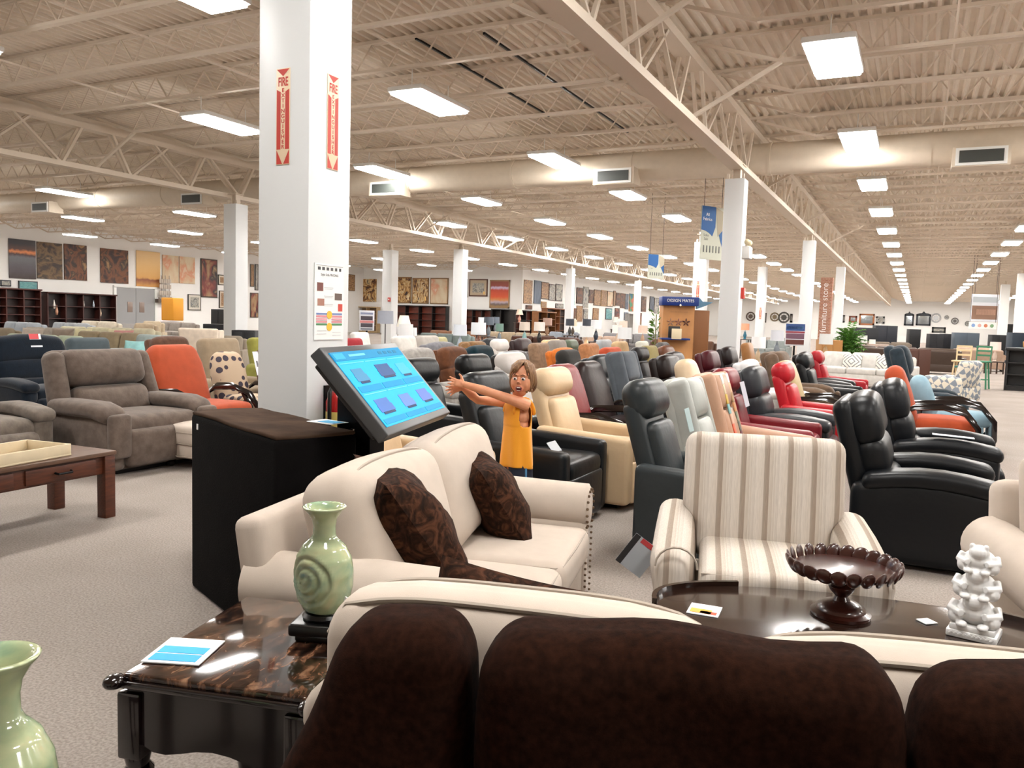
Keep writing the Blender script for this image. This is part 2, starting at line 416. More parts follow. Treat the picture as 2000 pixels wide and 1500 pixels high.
# ---------------------------------------------------------------- seating builders; everything faces +X locally
def tilt(x, z, a): 
    M = Matrix.Translation((x, 0, z)) @ RY(-a).to_4x4(); return M
PROTO = {}
def recliner(style='puffy', W=.92, H=1.05, mats=None, k=3, n=3):
    key = (style, W, H, mats.name if mats else '')
    if key in PROTO: return copy_tree(PROTO[key]), False
    m = mats or FABRIC
    t = empty('recliner'); wi = W-.36
    bh = H-.30
    if style == 'puffy':                     # padded pillow arms, stacked back pillows, side bolsters
        MB().rb((-.02, 0, .2), (.78, W-.12, .32), .04, 2).build('base', m, t)
        MB().rb((.1, 0, .42), (.62, wi+.06, .2), .08, k, n, puff=(2, .25)).build('seat', m, t)
        MB().rb((.40, 0, .24), (.14, wi+.04, .34), .06, k, n, puff=(0, .2)).build('footrest', m, t)
        for s in (-1, 1):
            a = MB().rb((.0, s*(W/2-.1), .29), (.82, .17, .5), .06, 2, 2).build('armrest', m, t)
            MB().rb((.02, s*(W/2-.1), .58), (.74, .25, .15), .075, k, 5, f=lambda x, y, z: (x, y*(1+.12*math.cos(x*5)), z-.5*max(0, x-.15)**2*3-.25*max(0, -x-.2)**2)).build('arm_pad', m, a)
            MB().rb((.42, s*(W/2-.1), .36), (.09, .2, .4), .045, 2, 2).build('arm_front', m, a)
        B = tilt(-.27, .34, 16)
        MB().rb((-.06, 0, bh/2), (.14, W-.16, bh), .06, 2, 2, M=B, f=lambda x, y, z: (x, y*(1-.12*max(0, z/bh*2)**3), z)).build('backrest', m, t)
        MB().rb((.06, 0, bh*.74), (.24, wi+.03, bh*.46), .1, k, n, M=B, puff=(0, .25)).build('head_pillow', m, t)
        MB().rb((.07, 0, bh*.3), (.22, wi+.0, bh*.42), .1, k, n, M=B, puff=(0, .25)).build('lumbar_pillow', m, t)
        for s in (-1, 1): MB().rb((.03, s*(wi/2+.07), bh*.5), (.2, .15, bh*.9), .07, k, 2, M=B, R3=RX(s*4)).build('side_bolster', m, t)
    elif style == 'channel':                 # no side bolsters, fat horizontal pillows the full width
        MB().rb((-.02, 0, .2), (.78, W-.12, .32), .04, 2).build('base', m, t)
        MB().rb((.1, 0, .42), (.62, wi+.06, .2), .08, k, n, puff=(2, .25)).build('seat', m, t)
        MB().rb((.40, 0, .24), (.14, wi+.04, .34), .06, k, n, puff=(0, .2)).build('footrest', m, t)
        for s in (-1, 1):
            a = MB().rb((.0, s*(W/2-.1), .29), (.84, .19, .52), .06, 2, 3, f=lambda x, y, z: (x, y, z+(.03*math.cos(x*6) if z > 0 else 0))).build('armrest', m, t)
            MB().rb((.04, s*(W/2-.1), .58), (.8, .23, .12), .06, k, 5, f=lambda x, y, z: (x, y, z+.04*math.cos(x*4.5)-.04)).build('arm_pad', m, a)
        B = tilt(-.27, .34, 15)
        MB().rb((-.06, 0, bh/2), (.13, W-.2, bh*.96), .06, 2, 2, M=B).build('backrest', m, t)
        MB().rb((.05, 0, bh*.79), (.22, W-.2, bh*.44), .095, 4, n, M=B, f=lambda x, y, z: (x, y*(1-.5*max(0, z)), z-.2*y*y)).build('head_pillow', m, t)
        MB().rb((.05, 0, bh*.44), (.2, W-.22, bh*.36), .085, k, n, M=B, puff=(0, .12)).build('lumbar_pillow', m, t)
        MB().rb((.08, 0, bh*.16), (.2, W-.3, bh*.3), .09, k, n, M=B, puff=(0, .15)).build('lower_pillow', m, t)
    elif style == 'roll':                    # slim leather pushback with a bolster headrest and square arms
        MB().rb((.0, 0, .2), (.74, W-.2, .3), .03, 2).build('base', m, t)
        MB().rb((.12, 0, .43), (.64, wi+.1, .16), .06, k, n, puff=(2, .15)).build('seat', m, t)
        MB().rb((.42, 0, .22), (.06, wi+.1, .34), .03, 2).build('footrest', m, t)
        for s in (-1, 1):
            MB().rb((.03, s*(W/2-.075), .33), (.82, .14, .56), .045, k, 3, f=lambda x, y, z: (x, y, z-(.05*x if z > 0 else 0))).build('armrest', m, t)
        B = tilt(-.26, .36, 17)
        MB().rb((-.02, 0, bh*.42), (.13, wi+.06, bh*.84), .05, 2, 2, M=B).build('backrest', m, t)
        MB().rb((.05, 0, bh*.34), (.12, wi-.02, bh*.62), .06, k, n, M=B, puff=(0, .2)).build('lumbar_pillow', m, t)
        MB().rb((.02, 0, bh*.84), (.21, wi+.06, bh*.34), .1, 4, n, M=B).build('headrest', m, t)
    elif style == 'smooth':                  # rounded tapering back, bentwood arms
        MB().rb((.0, 0, .26), (.7, W-.24, .2), .04, 2).build('base', m, t)
        MB().rb((.12, 0, .42), (.64, wi+.14, .16), .07, k, n, puff=(2, .25)).build('seat', m, t)
        MB().rb((.44, 0, .24), (.08, wi+.12, .3), .04, 2).build('footrest', m, t)
        B = tilt(-.24, .36, 18)
        MB().rb((0, 0, bh/2), (.2, wi+.16, bh), .1, 4, 4, M=B, puff=(0, .3), f=lambda x, y, z: (x, y*(1-.28*max(0, z/bh*2)**2.5), z)).build('backrest', m, t)
        for s in (-1, 1):
            y = s*(W/2-.06)
            mb = MB(); mb.tube([(-.38, y, .34), (-.36, y, .54), (-.2, y, .62), (.1, y, .64), (.32, y, .58), (.45, y, .42), (.46, y, .2), (.4, y, .03)], .035, 6, flat=(1.0, .6))
            mb.bar((-.36, y, .4), (-.36, y, 0), .05); mb.bar((-.36, y, .2), (.42, y, .2), .03, .05)
            mb.build('wooden_arm', GLOSSBLACK, t)
    elif style == 'slim':                    # tall shell back with a framed inner panel
        MB().rb((.0, 0, .22), (.7, W-.2, .3), .04, 2).build('base', m, t)
        MB().rb((.12, 0, .43), (.62, wi+.08, .15), .06, k, n, puff=(2, .15)).build('seat', m, t)
        MB().rb((.42, 0, .22), (.06, wi+.08, .34), .03, 2).build('footrest', m, t)
        for s in (-1, 1):
            MB().rb((.06, s*(W/2-.08), .34), (.76, .13, .52), .06, k, 3, f=lambda x, y, z: (x, y, z-(.08*x if z > 0 else 0))).build('armrest', m, t)
        B = tilt(-.24, .38, 17); bh2 = H-.31
        MB().rb((-.05, 0, bh2/2), (.12, wi+.13, bh2), .06, 3, 4, M=B, f=lambda x, y, z: (x, y*(1-.16*max(0, z/bh2*2)**3), z)).build('backrest', m, t)
        q = lambda x, y, z: (x, y*(1-.1*max(0, z)), z)
        MB().rb((.05, 0, bh2*.76), (.14, wi-.06, bh2*.42), .06, k, n, M=B, puff=(0, .25), f=q).build('head_pillow', m, t)
        MB().rb((.05, 0, bh2*.3), (.13, wi-.04, bh2*.5), .05, k, n, M=B, puff=(0, .25)).build('lumbar_pillow', m, t)
        for s in (-1, 1): MB().rb((.03, s*(wi/2+.02), bh2*.5), (.17, .09, bh2*.94), .045, k, 3, M=B, R3=RX(s*2)).build('side_bolster', m, t)
    elif style == 'club':                    # tight high back, rolled flat arms
        MB().rb((.0, 0, .24), (.76, W-.16, .3), .05, 2).build('base', m, t)
        MB().rb((.12, 0, .42), (.62, wi+.04, .17), .06, k, n, puff=(2, .3)).build('seat', m, t)
        for s in (-1, 1):
            MB().rb((.0, s*(W/2-.1), .34), (.8, .2, .52), .09, k, 3).build('armrest', m, t)
        B = tilt(-.26, .36, 12)
        MB().rb((0, 0, bh/2), (.2, W-.22, bh), .08, 3, 3, M=B, puff=(0, .3)).build('backrest', m, t)
        for x in (-.32, .34):
            for s in (-1, 1): MB().lathe([(.03, 0), (.045, .03), (.035, .1)], 10, M=Matrix.Translation((x, s*(W/2-.12), 0))).build('leg', BLACK, t)
    if style not in ('smooth', 'club'):
        MB().box((0, 0, .03), (.62, W-.3, .06)).build('plinth', BLACK, t)
    elif style == 'smooth': MB().tube([(-.1, 0, 0), (-.1, 0, .2)], .05, 8).build('pedestal', BLACK, t)
    PROTO[key] = t
    return t, True
def sofa(W=2.0, D=.92, H=.88, nc=3, arm='roll', mats=None, backs=None, key=None, legs=True):
    key = ('sofa', W, D, H, nc, arm, mats.name if mats else '', backs, key)
    if key in PROTO: return copy_tree(PROTO[key]), False
    m = mats or FABRIC; t = empty('sofa'); aw = .24 if arm == 'roll' else .16
    MB().rb((0, 0, .22), (D-.06, W-.06, .26), .03, 2).build('base', m, t)
    for s in (-1, 1):
        y = s*(W/2-aw/2); mb = MB()
        if arm == 'roll':
            mb.rb((.0, y-s*.02, .33), (D-.05, .13, .5), .03, 2)
            mb.tube([(-D/2+.03, y, .56), (D/2-.03, y, .56)], .12, 18)
        else: mb.rb((0, y, .34), (D-.04, aw, .52), .04, 2, 2)
        mb.build('armrest', m, t, smooth=50)
    wi = W-2*aw
    MB().rb((-D/2+.13, 0, H/2+.04), (.2, W-aw, H-.18), .07, 3, 3, R3=RY(-7)).build('back_frame', m, t)
    cw = wi/nc
    for i in range(nc):
        y = -wi/2+cw*(i+.5)
        MB().rb((.1, y, .42), (D-.24, cw-.01, .17), .05, 3, 3, puff=(2, .2)).build('seat_cushion', m, t)
    nb = backs or nc; cw = wi/nb
    for i in range(nb):
        y = -wi/2+cw*(i+.5)
        MB().rb((-D/2+.28, y, H*.74), (.22, cw-.01, H*.56), .09, 3, 4, puff=(0, .3), R3=RY(-14)).build('back_cushion', m, t)
    if legs:
        for x in (-D/2+.1, D/2-.1):
            for s in (-1, 1): MB().lathe([(.025, 0), (.04, .04), (.035, .1)], 10, M=Matrix.Translation((x, s*(W/2-.12), 0))).build('leg', BLACK, t)
    PROTO[key] = t
    return t, True
GLOSSBLACK = mat('black_lacquer', '120a0a', .15, coat=.5)
def put(pair, x, y, rz, color, label, category, group=None):
    o, _ = pair; o.location = (x, y, 0); o.rotation_euler = (0, 0, R(rz))
    if color:
        c = lin(color); lum = max(c[:3]); g_ = .34 if lum < .06 else .5+.32*min(1, (lum-.06)/.4); c = tuple(v*g_ for v in c[:3])+(1,)
        def rec(q):
            q.color = c
            for ch in q.children: rec(ch)
        rec(o)
    for k_ in ('group', 'kind'):
        if k_ in o: del o[k_]
    return tag(o, label, category, group)
REC = 'recliners standing in the showroom rows'
def rec(px, py, style, color, label, H=1.05, W=.88, rz=0, m=None, dx=.42, cat='recliner', group=REC):
    """px, py: the middle of the back's top edge in the photograph"""
    p = P(px, py, H)
    x = p.x+dx*math.cos(R(rz)); y = p.y+dx*math.sin(R(rz))
    return put(recliner(style, W, H, m), x, y, rz, color, label, cat, group)
L_ = LEATHER; S_ = SUEDE
# --- rows from the child towards the right
blk = rec(950, 736, 'roll', '2b2f33', 'black leather recliner right behind the child in yellow', m=L_, W=.9)
rec(1080, 727, 'roll', 'dcc09b', 'cream leather recliner with square arms right of the child', m=L_, W=.88, H=1.05)
put(recliner('roll', .88, 1.02, L_), -3.02, 4.5, 0, 'dcc09b', 'cream leather recliner behind the loveseat, half hidden by the touch screen', 'recliner', REC)
rec(1122, 714, 'smooth', '8a0610', 'dark red leather recliner with curved black wooden arms', m=L_, W=.86)
rec(1166, 707, 'smooth', '3a2422', 'dark brown glossy leather recliner behind the red one with wooden arms', m=L_, W=.86)
rec(1220, 691, 'slim', '6c747c', 'tall slate grey fabric recliner with stitched inner panel', H=1.14, W=.86)
rec(1270, 703, 'smooth', 'dcc3a2', 'cream leather recliner with smooth rounded back beside the slate grey one', m=L_, W=.74)
rec(1300, 697, 'channel', '33231f', 'dark brown tufted leather recliner behind the rounded cream one', m=L_)
rec(1338, 692, 'channel', '2c211f', 'espresso leather recliner left of the burgundy one', m=L_)
rec(1378, 688, 'channel', '5a1622', 'burgundy leather recliner by the white column', m=L_)
rec(1412, 680, 'channel', '2b181a', 'very dark oxblood leather recliner in front of the white column', m=L_, H=1.08)
rec(1446, 703, 'channel', 'e3e2e3', 'white leather recliner between the oxblood and brown ones', m=L_, H=1.0)
rec(1457, 673, 'club', 'a8784a', 'tan leather club recliner right of the white column', m=L_)
rec(1507, 687, 'puffy', '7a6350', 'big brown suede recliner with puffy pillow arms', m=S_, W=1.08, H=1.13)
rec(1546, 706, 'smooth', 'cbb789', 'cream and tan recliner beside the big brown suede one', m=L_, W=.8)
rec(1548, 698, 'roll', '26292d', 'black leather recliner in the far row behind the tan and cream back', m=L_, dx=.5)
rec(1573, 690, 'channel', '221a1b', 'black brown leather recliner left of the far red one', m=L_)
rec(1594, 690, 'roll', 'b01e2a', 'bright red leather recliner in front of the white sofa with diamond pillows', m=L_)
# --- second row
bg = rec(1268, 752, 'roll', '3f4649', 'black green leather recliner with bolster headrest beside the striped armchair', m=L_, W=.8, H=1.095)
rec(1337, 746, 'slim', 'b5b8b2', 'light grey leather recliner with a dark piped edge', m=L_, W=.8, H=1.055)
tanr = rec(1380, 737, 'slim', 'c29a80', 'tan leather recliner with colour swatches hanging over its back', m=L_, W=.84, H=1.06)
redt = rec(1425, 726, 'roll', '8a1f2a', 'crimson leather recliner with a white card on its back', m=L_, W=.84)
rec(1461, 722, 'channel', '3e4146', 'charcoal leather recliner between the two red ones', m=L_, W=.84)
rec(1500, 713, 'roll', 'c01f2b', 'bright red leather recliner in front of the big brown suede one', m=L_, W=.86)
# --- third row, on the right
bk = rec(1680, 772, 'channel', '1d2126', 'black leather recliner with a tall split back behind the striped armchair', m=L_, W=.95, H=1.05)
rec(1718, 745, 'channel', '20242a', 'glossy black leather recliner with pillow arms and a card on its arm', m=L_, W=.98, H=1.05, dx=.5)
rec(1752, 719, 'smooth', 'b8512f', 'burnt orange fabric recliner behind the glossy black ones', W=.86)
rec(1778, 737, 'smooth', '8fb0bf', 'light blue fabric recliner with curved black arms beyond the orange one', W=.8, H=.9, dx=.5)
rec(1762, 674, 'puffy', '36434d', 'slate blue suede rocker recliner beside the green bar stool', m=S_, W=1.1, H=1.29)
# --- rows left of the child, towards the back wall
rec(842, 706, 'roll', '25282b', 'black leather recliner with bolster headrest nearest the touch screen', m=L_)
rec(921, 700, 'roll', '1c1e20', 'black leather recliner with bolster headrest above the child\'s hands', m=L_, H=1.07)
rec(1000, 696, 'roll', 'd8d2cc', 'off-white leather recliner behind the child\'s head', m=L_, H=1.07)
rec(868, 684, 'channel', 'b2aea8', 'light grey suede recliner with a rounded pillow back', m=S_)
rec(822, 660, 'club', 'bdb8b0', 'pale grey fabric recliner with tall square back', H=1.08)
rec(793, 660, 'club', 'dcd9d2', 'white fabric recliner beside the tall pale grey one', H=1.08)
rec(852, 662, 'club', 'b3ad83', 'olive green fabric armchair behind the grey recliners', cat='armchair', H=1.0)
rec(872, 672, 'channel', '86868c', 'mid grey suede recliner with a wide low back', m=S_, W=1.05)
rec(895, 685, 'channel', '7d4f34', 'chestnut brown suede recliner behind the black bolster ones', m=S_)
rec(917, 667, 'puffy', '96714b', 'caramel suede recliner between the grey and the black ones', m=S_)
rec(962, 663, 'channel', '3b3e45', 'charcoal leather recliner with loose pillow back', m=L_)
rec(967, 680, 'channel', '173b47', 'dark teal suede recliner behind the off-white one', m=S_)
rec(996, 667, 'roll', 'e8e4df', 'white leather recliner with bolster headrest in the middle rows', m=L_)
rec(1022, 664, 'channel', '4a3638', 'plum brown leather recliner behind the white one', m=L_)
rec(1016, 682, 'channel', 'dd7a32', 'orange suede recliner peeking out behind the child\'s hair', m=S_)
rec(1052, 690, 'channel', '26201f', 'black brown leather recliner above the child\'s head with a card on it', m=L_)
rec(1042, 674, 'club', '9c7f66', 'beige brown suede recliner above the child', m=S_, H=1.02)
rec(1088, 690, 'roll', '4a4845', 'dark grey recliner with a blue pattern runner over its back')
rec(1083, 668, 'club', 'a39a92', 'warm grey fabric recliner left of the sage ones')
rec(1120, 667, 'roll', '75846f', 'sage green leather recliner in the middle rows', m=L_)
rec(1158, 667, 'puffy', 'dcbb8c', 'pale peach leather recliner right of the sage one', m=L_)
rec(1155, 676, 'club', 'b98057', 'light cognac suede recliner in front of the peach one', m=S_)
rec(1180, 684, 'club', 'c5583a', 'coral orange fabric recliner right of the cognac one')
rec(1152, 695, 'channel', '3a3e42', 'slate black leather recliner behind the glossy brown one', m=L_)
rec(1216, 681, 'club', 'a29461', 'olive tan fabric recliner behind the tall slate grey one')
rec(1205, 670, 'club', 'd8b98f', 'sand fabric recliner behind the olive tan one')
rec(1205, 668, 'club', 'b7bcc0', 'silver grey fabric recliner left of the big grey sofa', dx=.9)
rec(1246, 684, 'roll', '2f2b2e', 'dark charcoal leather recliner behind the slate grey fabric one', m=L_)
rec(1268, 680, 'channel', '7b4a30', 'chestnut leather recliner in front of the wooden display stand', m=L_)
rec(1305, 671, 'smooth', '6f6d6c', 'grey suede recliner with rounded back before the display stand', m=S_, H=1.1)
rec(1240, 669, 'club', 'd6d5c9', 'ivory fabric armchair in front of the big grey sofa', cat='armchair', H=.98)
rec(700, 652, 'club', 'e6e4e0', 'white armchair back behind the top edge of the touch screen', cat='armchair', H=1.0)
rec(700, 666, 'club', 'a52a33', 'red armchair back just above the touch screen', cat='armchair', H=1.0)
# --- left block
rec(50, 658, 'channel', '17283a', 'navy suede recliner with a red topped tag behind the grey one', m=S_, W=1.15, H=1.1)
grey = rec(163, 682, 'puffy', '7d6e64', 'large taupe suede recliner with pillow arms and tufted back', m=S_, W=1.1, H=1.08, dx=.5)
org = rec(305, 686, 'smooth', 'b5502f', 'burnt orange fabric recliner beside the large taupe one', W=.95, H=1.08)
rec(420, 668, 'club', 'a28f76', 'sand beige fabric recliner behind the dotted armchair', H=1.08)
rec(495, 682, 'puffy', '6e3f26', 'rust brown suede recliner beside the big white column', m=S_, H=1.02)
rec(312, 661, 'channel', '70503f', 'brown suede recliner behind the orange one', m=S_, H=1.05)
rec(185, 665, 'club', '57646a', 'blue grey armchair behind the large taupe recliner', cat='armchair', H=1.0)
rec(510, 664, 'club', '9d9a4a', 'lime green armchair by the big white column', cat='armchair', H=1.0)
tp = put(recliner('channel', .98, 1.05, S_), -4.75, 4.35+.4, 0, '857a70', 'pale taupe suede recliner arm behind the wooden coffee table', 'recliner')
tp.location = (-7.2, 4.12, 0)
org.location = (-7.0, 6.43, 0); org['still'] = 1; grey['still'] = 1; tp['still'] = 1
grey.scale = (1.12, 1.1, 1.0); grey.location.x += .12; grey.location.y += .05
# dotted armchair
DOT, n, l, b = nt('dotted_fabric'); tc = N(n, 'TexCoord'); vo = N(n, 'TexVoronoi'); vo.inputs['Scale'].default_value = 9; vo.inputs['Randomness'].default_value = .5
l.new(tc.outputs['Object'], vo.inputs['Vector']); r1 = ramp(n, [(0, '38343f'), (.34, '54323a'), (.37, 'b9a48c')], 'CONSTANT'); l.new(vo.outputs['Distance'], r1.inputs[0])
l.new(r1.outputs[0], b.inputs['Base Color']); b.inputs['Roughness'].default_value = .9
p = P(430, 692, .97); put(recliner('smooth', .66, .97, DOT), p.x+.4, p.y, -10, None, 'cream armchair with dark dots and curved wooden arms', 'armchair')
# ---------------------------------------------------------------- sofas in the background
def so(px, py, color, label, W=2.0, H=.9, rz=0, nc=3, arm='track', m=None, cat='sofa', backs=None, dx=.35, group='sofas in the background rows'):
    p = P(px, py, H); return put(sofa(W, .92, H, nc, arm, m, backs), p.x+dx*math.cos(R(rz)), p.y+dx*math.sin(R(rz)), rz, color, label, cat, group)
so(65, 630, 'a4aab0', 'pale blue grey sofa, far left before the tall bookcase', W=2.1, rz=-90)
so(135, 631, 'a7abae', 'grey sofa beyond the pale cream one on the left', W=2.1, rz=-90, H=.92)
so(200, 628, 'd9cebb', 'cream tight backed sofa below the wide bookcase', W=2.2, H=.95, rz=-90, nc=2)
so(30, 640, 'a3957f', 'taupe sofa behind the navy recliner, leftmost', rz=-60)
so(95, 641, 'b1a79b', 'light taupe sofa behind the navy recliner with a mottled pillow', rz=-70)
so(175, 640, 'dfd9b8', 'pale yellow sofa with flowered pillows behind the taupe recliner', rz=-70, nc=2, W=1.9)
so(230, 641, 'e3dcbf', 'pale yellow loveseat left of the red flowered pillow', rz=-70, nc=2, W=1.6, H=.93)
so(285, 632, 'b9a68c', 'square backed beige armchair by the double door', W=1.0, nc=1, rz=-60, H=.95, cat='armchair')
so(300, 628, 'c9b89d', 'square backed cream armchair nearer the double door', W=1.0, nc=1, rz=-60, H=1.0, cat='armchair')
so(240, 650, 'a8977b', 'khaki sofa with patterned pillows above the taupe recliner', rz=-80, W=2.2)
so(100, 655, 'a9b39a', 'pale sage sofa just above the navy recliner tag', rz=-80, W=2.2)
so(350, 630, 'a39a92', 'low grey sofa right of the cream armchairs', rz=-90, W=2.6)
so(310, 655, 'a9b7b5', 'sea grey sofa with a pale cushion above the brown recliner', rz=-90, W=1.8, nc=2)
so(430, 656, '9a8e7d', 'grey taupe sofa between the wing chair and the beige recliner', rz=-60, W=1.5, nc=2)
so(880, 647, 'a0745a', 'peach brown sofa below the dark wall unit', rz=-90, W=3.0, nc=3)
so(870, 652, '8c9a98', 'grey green sofa in front of the peach brown one', rz=-90, W=2.4, nc=3)
so(1000, 650, 'ab9a82', 'beige tufted sofa below the black cabinets', rz=-90, W=3.2, nc=4, H=.92)
so(1060, 658, '5a3527', 'rust brown leather sofa behind the charcoal recliner', rz=-90, W=3.0, m=L_)
so(1110, 649, '9aa1aa', 'silver grey armchair with a round paper tag', rz=-100, W=1.0, nc=1, cat='armchair', H=.96)
so(1125, 649, '9298a2', 'silver grey armchair behind the tagged one', rz=-100, W=1.0, nc=1, cat='armchair', H=.96, dx=.8)
so(1240, 652, '8f8d8f', 'big grey sofa with two blue oval stickers', rz=-90, W=3.4, nc=2, H=.97)
so(1335, 665, '6b4630', 'brown leather sofa under the wooden display stand', rz=-90, W=2.4, nc=2, m=L_, H=.97)
so(1180, 657, 'b9a08f', 'pinkish beige sofa behind the white lamps', rz=-90, W=2.0, nc=2)
ws = so(1695, 690, 'd9d6d0', 'white sofa with two diamond pattern pillows', rz=-98, W=2.5, nc=3, H=.88)
bs = so(1750, 678, '5b4a40', 'long brown leather sofa back behind the white sofa', rz=82, W=4.4, nc=3, H=.9, m=L_)
so(1720, 668, '8a7d70', 'grey brown sofa behind the palm', rz=-90, W=3.0)
so(1910, 680, 'b59a86', 'beige camel back sofa beside the dark bookcase', rz=90, W=2.0, nc=2, arm='roll')
so(1500, 663, '9fa7a6', 'grey green sofa behind the tan club recliner', rz=-90, W=2.2, nc=2)
so(1690, 672, 'a8968a', 'mushroom sofa left of the slate rocker', rz=-90, W=2.2, nc=2)
# wing chair on the left
wc = empty('wing_chair', label='cream wing chair seen from behind with a pink tag', category='wing chair')
p = P(392, 641, 1.12); wc.location = (p.x, p.y, 0); wc.rotation_euler = (0, 0, R(115))
for nm, c, d in (('base', (.3, 0, .3), (.7, .74, .3)), ('seat', (.35, 0, .48), (.6, .56, .14)), ('backrest', (0, 0, .75), (.14, .78, .74))): MB().rb(c, d, .05, 3, 3, f=(lambda x, y, z: (x-.12*z, y*(1+.2*z), z)) if nm == 'backrest' else None).build(nm, FABRIC, wc, color='cdbfae')
for s in (-1, 1):
    MB().rb((.22, s*.36, .84), (.3, .07, .5), .035, 3, 2).build('wing', FABRIC, wc, color='cdbfae'); MB().rb((.34, s*.36, .45), (.6, .13, .4), .05, 3).build('armrest', FABRIC, wc, color='cdbfae')
    for x in (.02, .6): MB().tube([(x, s*.3, 0), (x, s*.3, .16)], [.015, .03], 8).build('leg', BLACK, wc)
# patterned accent chair on the right
PAT, n, l, b = nt('ikat_fabric'); tc = N(n, 'TexCoord'); wv = N(n, 'TexChecker'); mp = N(n, 'Mapping'); mp.inputs['Rotation'].default_value = (.785, .3, .785); wv.inputs['Scale'].default_value = 9
l.new(tc.outputs['Object'], mp.inputs[0]); l.new(mp.outputs[0], wv.inputs[0]); wv.inputs[1].default_value = lin('d4cdbd'); wv.inputs[2].default_value = lin('7f8791'); l.new(wv.outputs[0], b.inputs['Base Color']); b.inputs['Roughness'].default_value = .9
p = P(1850, 706, .88); put(recliner('club', .9, .88, PAT), p.x+.1, p.y-.3, 150, None, 'low accent chair in grey and cream diamond fabric beside the green stool', 'armchair')
# ================================================================ foreground furniture
CREAM = mat('cream_linen', 'c0b3a6', .92, bump=.08, bscale=500, mottle=.04, mscale=12, sheen=.1, spec=.15)
BROWNC = mat('brown_chenille', '23120b', .95, bump=.12, bscale=420, mottle=.45, mscale=60, sheen=0, spec=.06)
PILB, n, l, b = nt('brown_paisley')
tc = N(n, 'TexCoord'); no = N(n, 'TexNoise'); no.inputs['Scale'].default_value = 14; no.inputs['Detail'].default_value = 6; no.inputs['Distortion'].default_value = 2.5
r1 = ramp(n, [(.36, '1c100a'), (.5, '301c12'), (.66, '4e3020')]); b.inputs['Specular IOR Level'].default_value = .12; l.new(tc.outputs['Object'], no.inputs[0]); l.new(no.outputs[0], r1.inputs[0]); l.new(r1.outputs[0], b.inputs['Base Color'])
b.inputs['Roughness'].default_value = .9; bp = N(n, 'Bump'); bp.inputs['Strength'].default_value = .4; bp.inputs['Distance'].default_value = .01; l.new(no.outputs[0], bp.inputs['Height']); l.new(bp.outputs[0], b.inputs['Normal'])

def cushion(mb, w, h, t, M, n=14, ear=.07, wob=0, seed=0):
    """soft pillow in the local y (width) z (height) plane, thickness along x"""
    rnd = random.Random(seed); ph = [rnd.random()*6 for _ in range(4)]
    for s in (-1, 1):
        vs = []; fs = []
        for i in range(n+1):
            for j in range(n+1):
                u = -1+2*i/n; v = -1+2*j/n
                u = math.sin(u*math.pi/2)*.35+u*.65; v = math.sin(v*math.pi/2)*.35+v*.65
                th = t/2*max(0, 1-abs(u)**2.6)**.55*max(0, 1-abs(v)**2.6)**.55
                th *= 1+wob*math.sin(u*5+ph[0]+v*2)*math.sin(v*4+ph[1])
                yy = u*w/2*(1-ear*(1-v*v)); zz = v*h/2*(1-ear*(1-u*u))
                vs.append((s*th, yy, zz))
        for i in range(n):
            for j in range(n):
                a = i*(n+1)+j; q = (a, a+1, a+n+2, a+n+1); fs.append(q if s > 0 else q[::-1])
        mb.add(vs, fs, M)
    return mb
def outline(w, h, ear=.07, x=0, n=10, r=0):
    pts = []
    for k in range(4):
        for i in range(n):
            u = -1+2*i/n
            q = [(u, -1), (1, u), (-u, 1), (-1, -u)][k]
            yy = q[0]*w/2*(1-ear*(1-q[1]**2)); zz = q[1]*h/2*(1-ear*(1-q[0]**2)); pts.append((x, yy, zz))
    pts.append(pts[0]); return pts
def pillow(label, loc, R3, w=.5, h=.5, t=.2, m=None, name='throw_pillow', seed=1, group=None, ear=.09):
    M = Matrix.Identity(4)
    o = cushion(MB(), w, h, t, M, wob=.12, seed=seed, ear=ear).build(name, m or PILB, smooth=180, label=label, category='pillow', group=group)
    o.matrix_world = Matrix.Translation(loc) @ R3.to_4x4(); return o

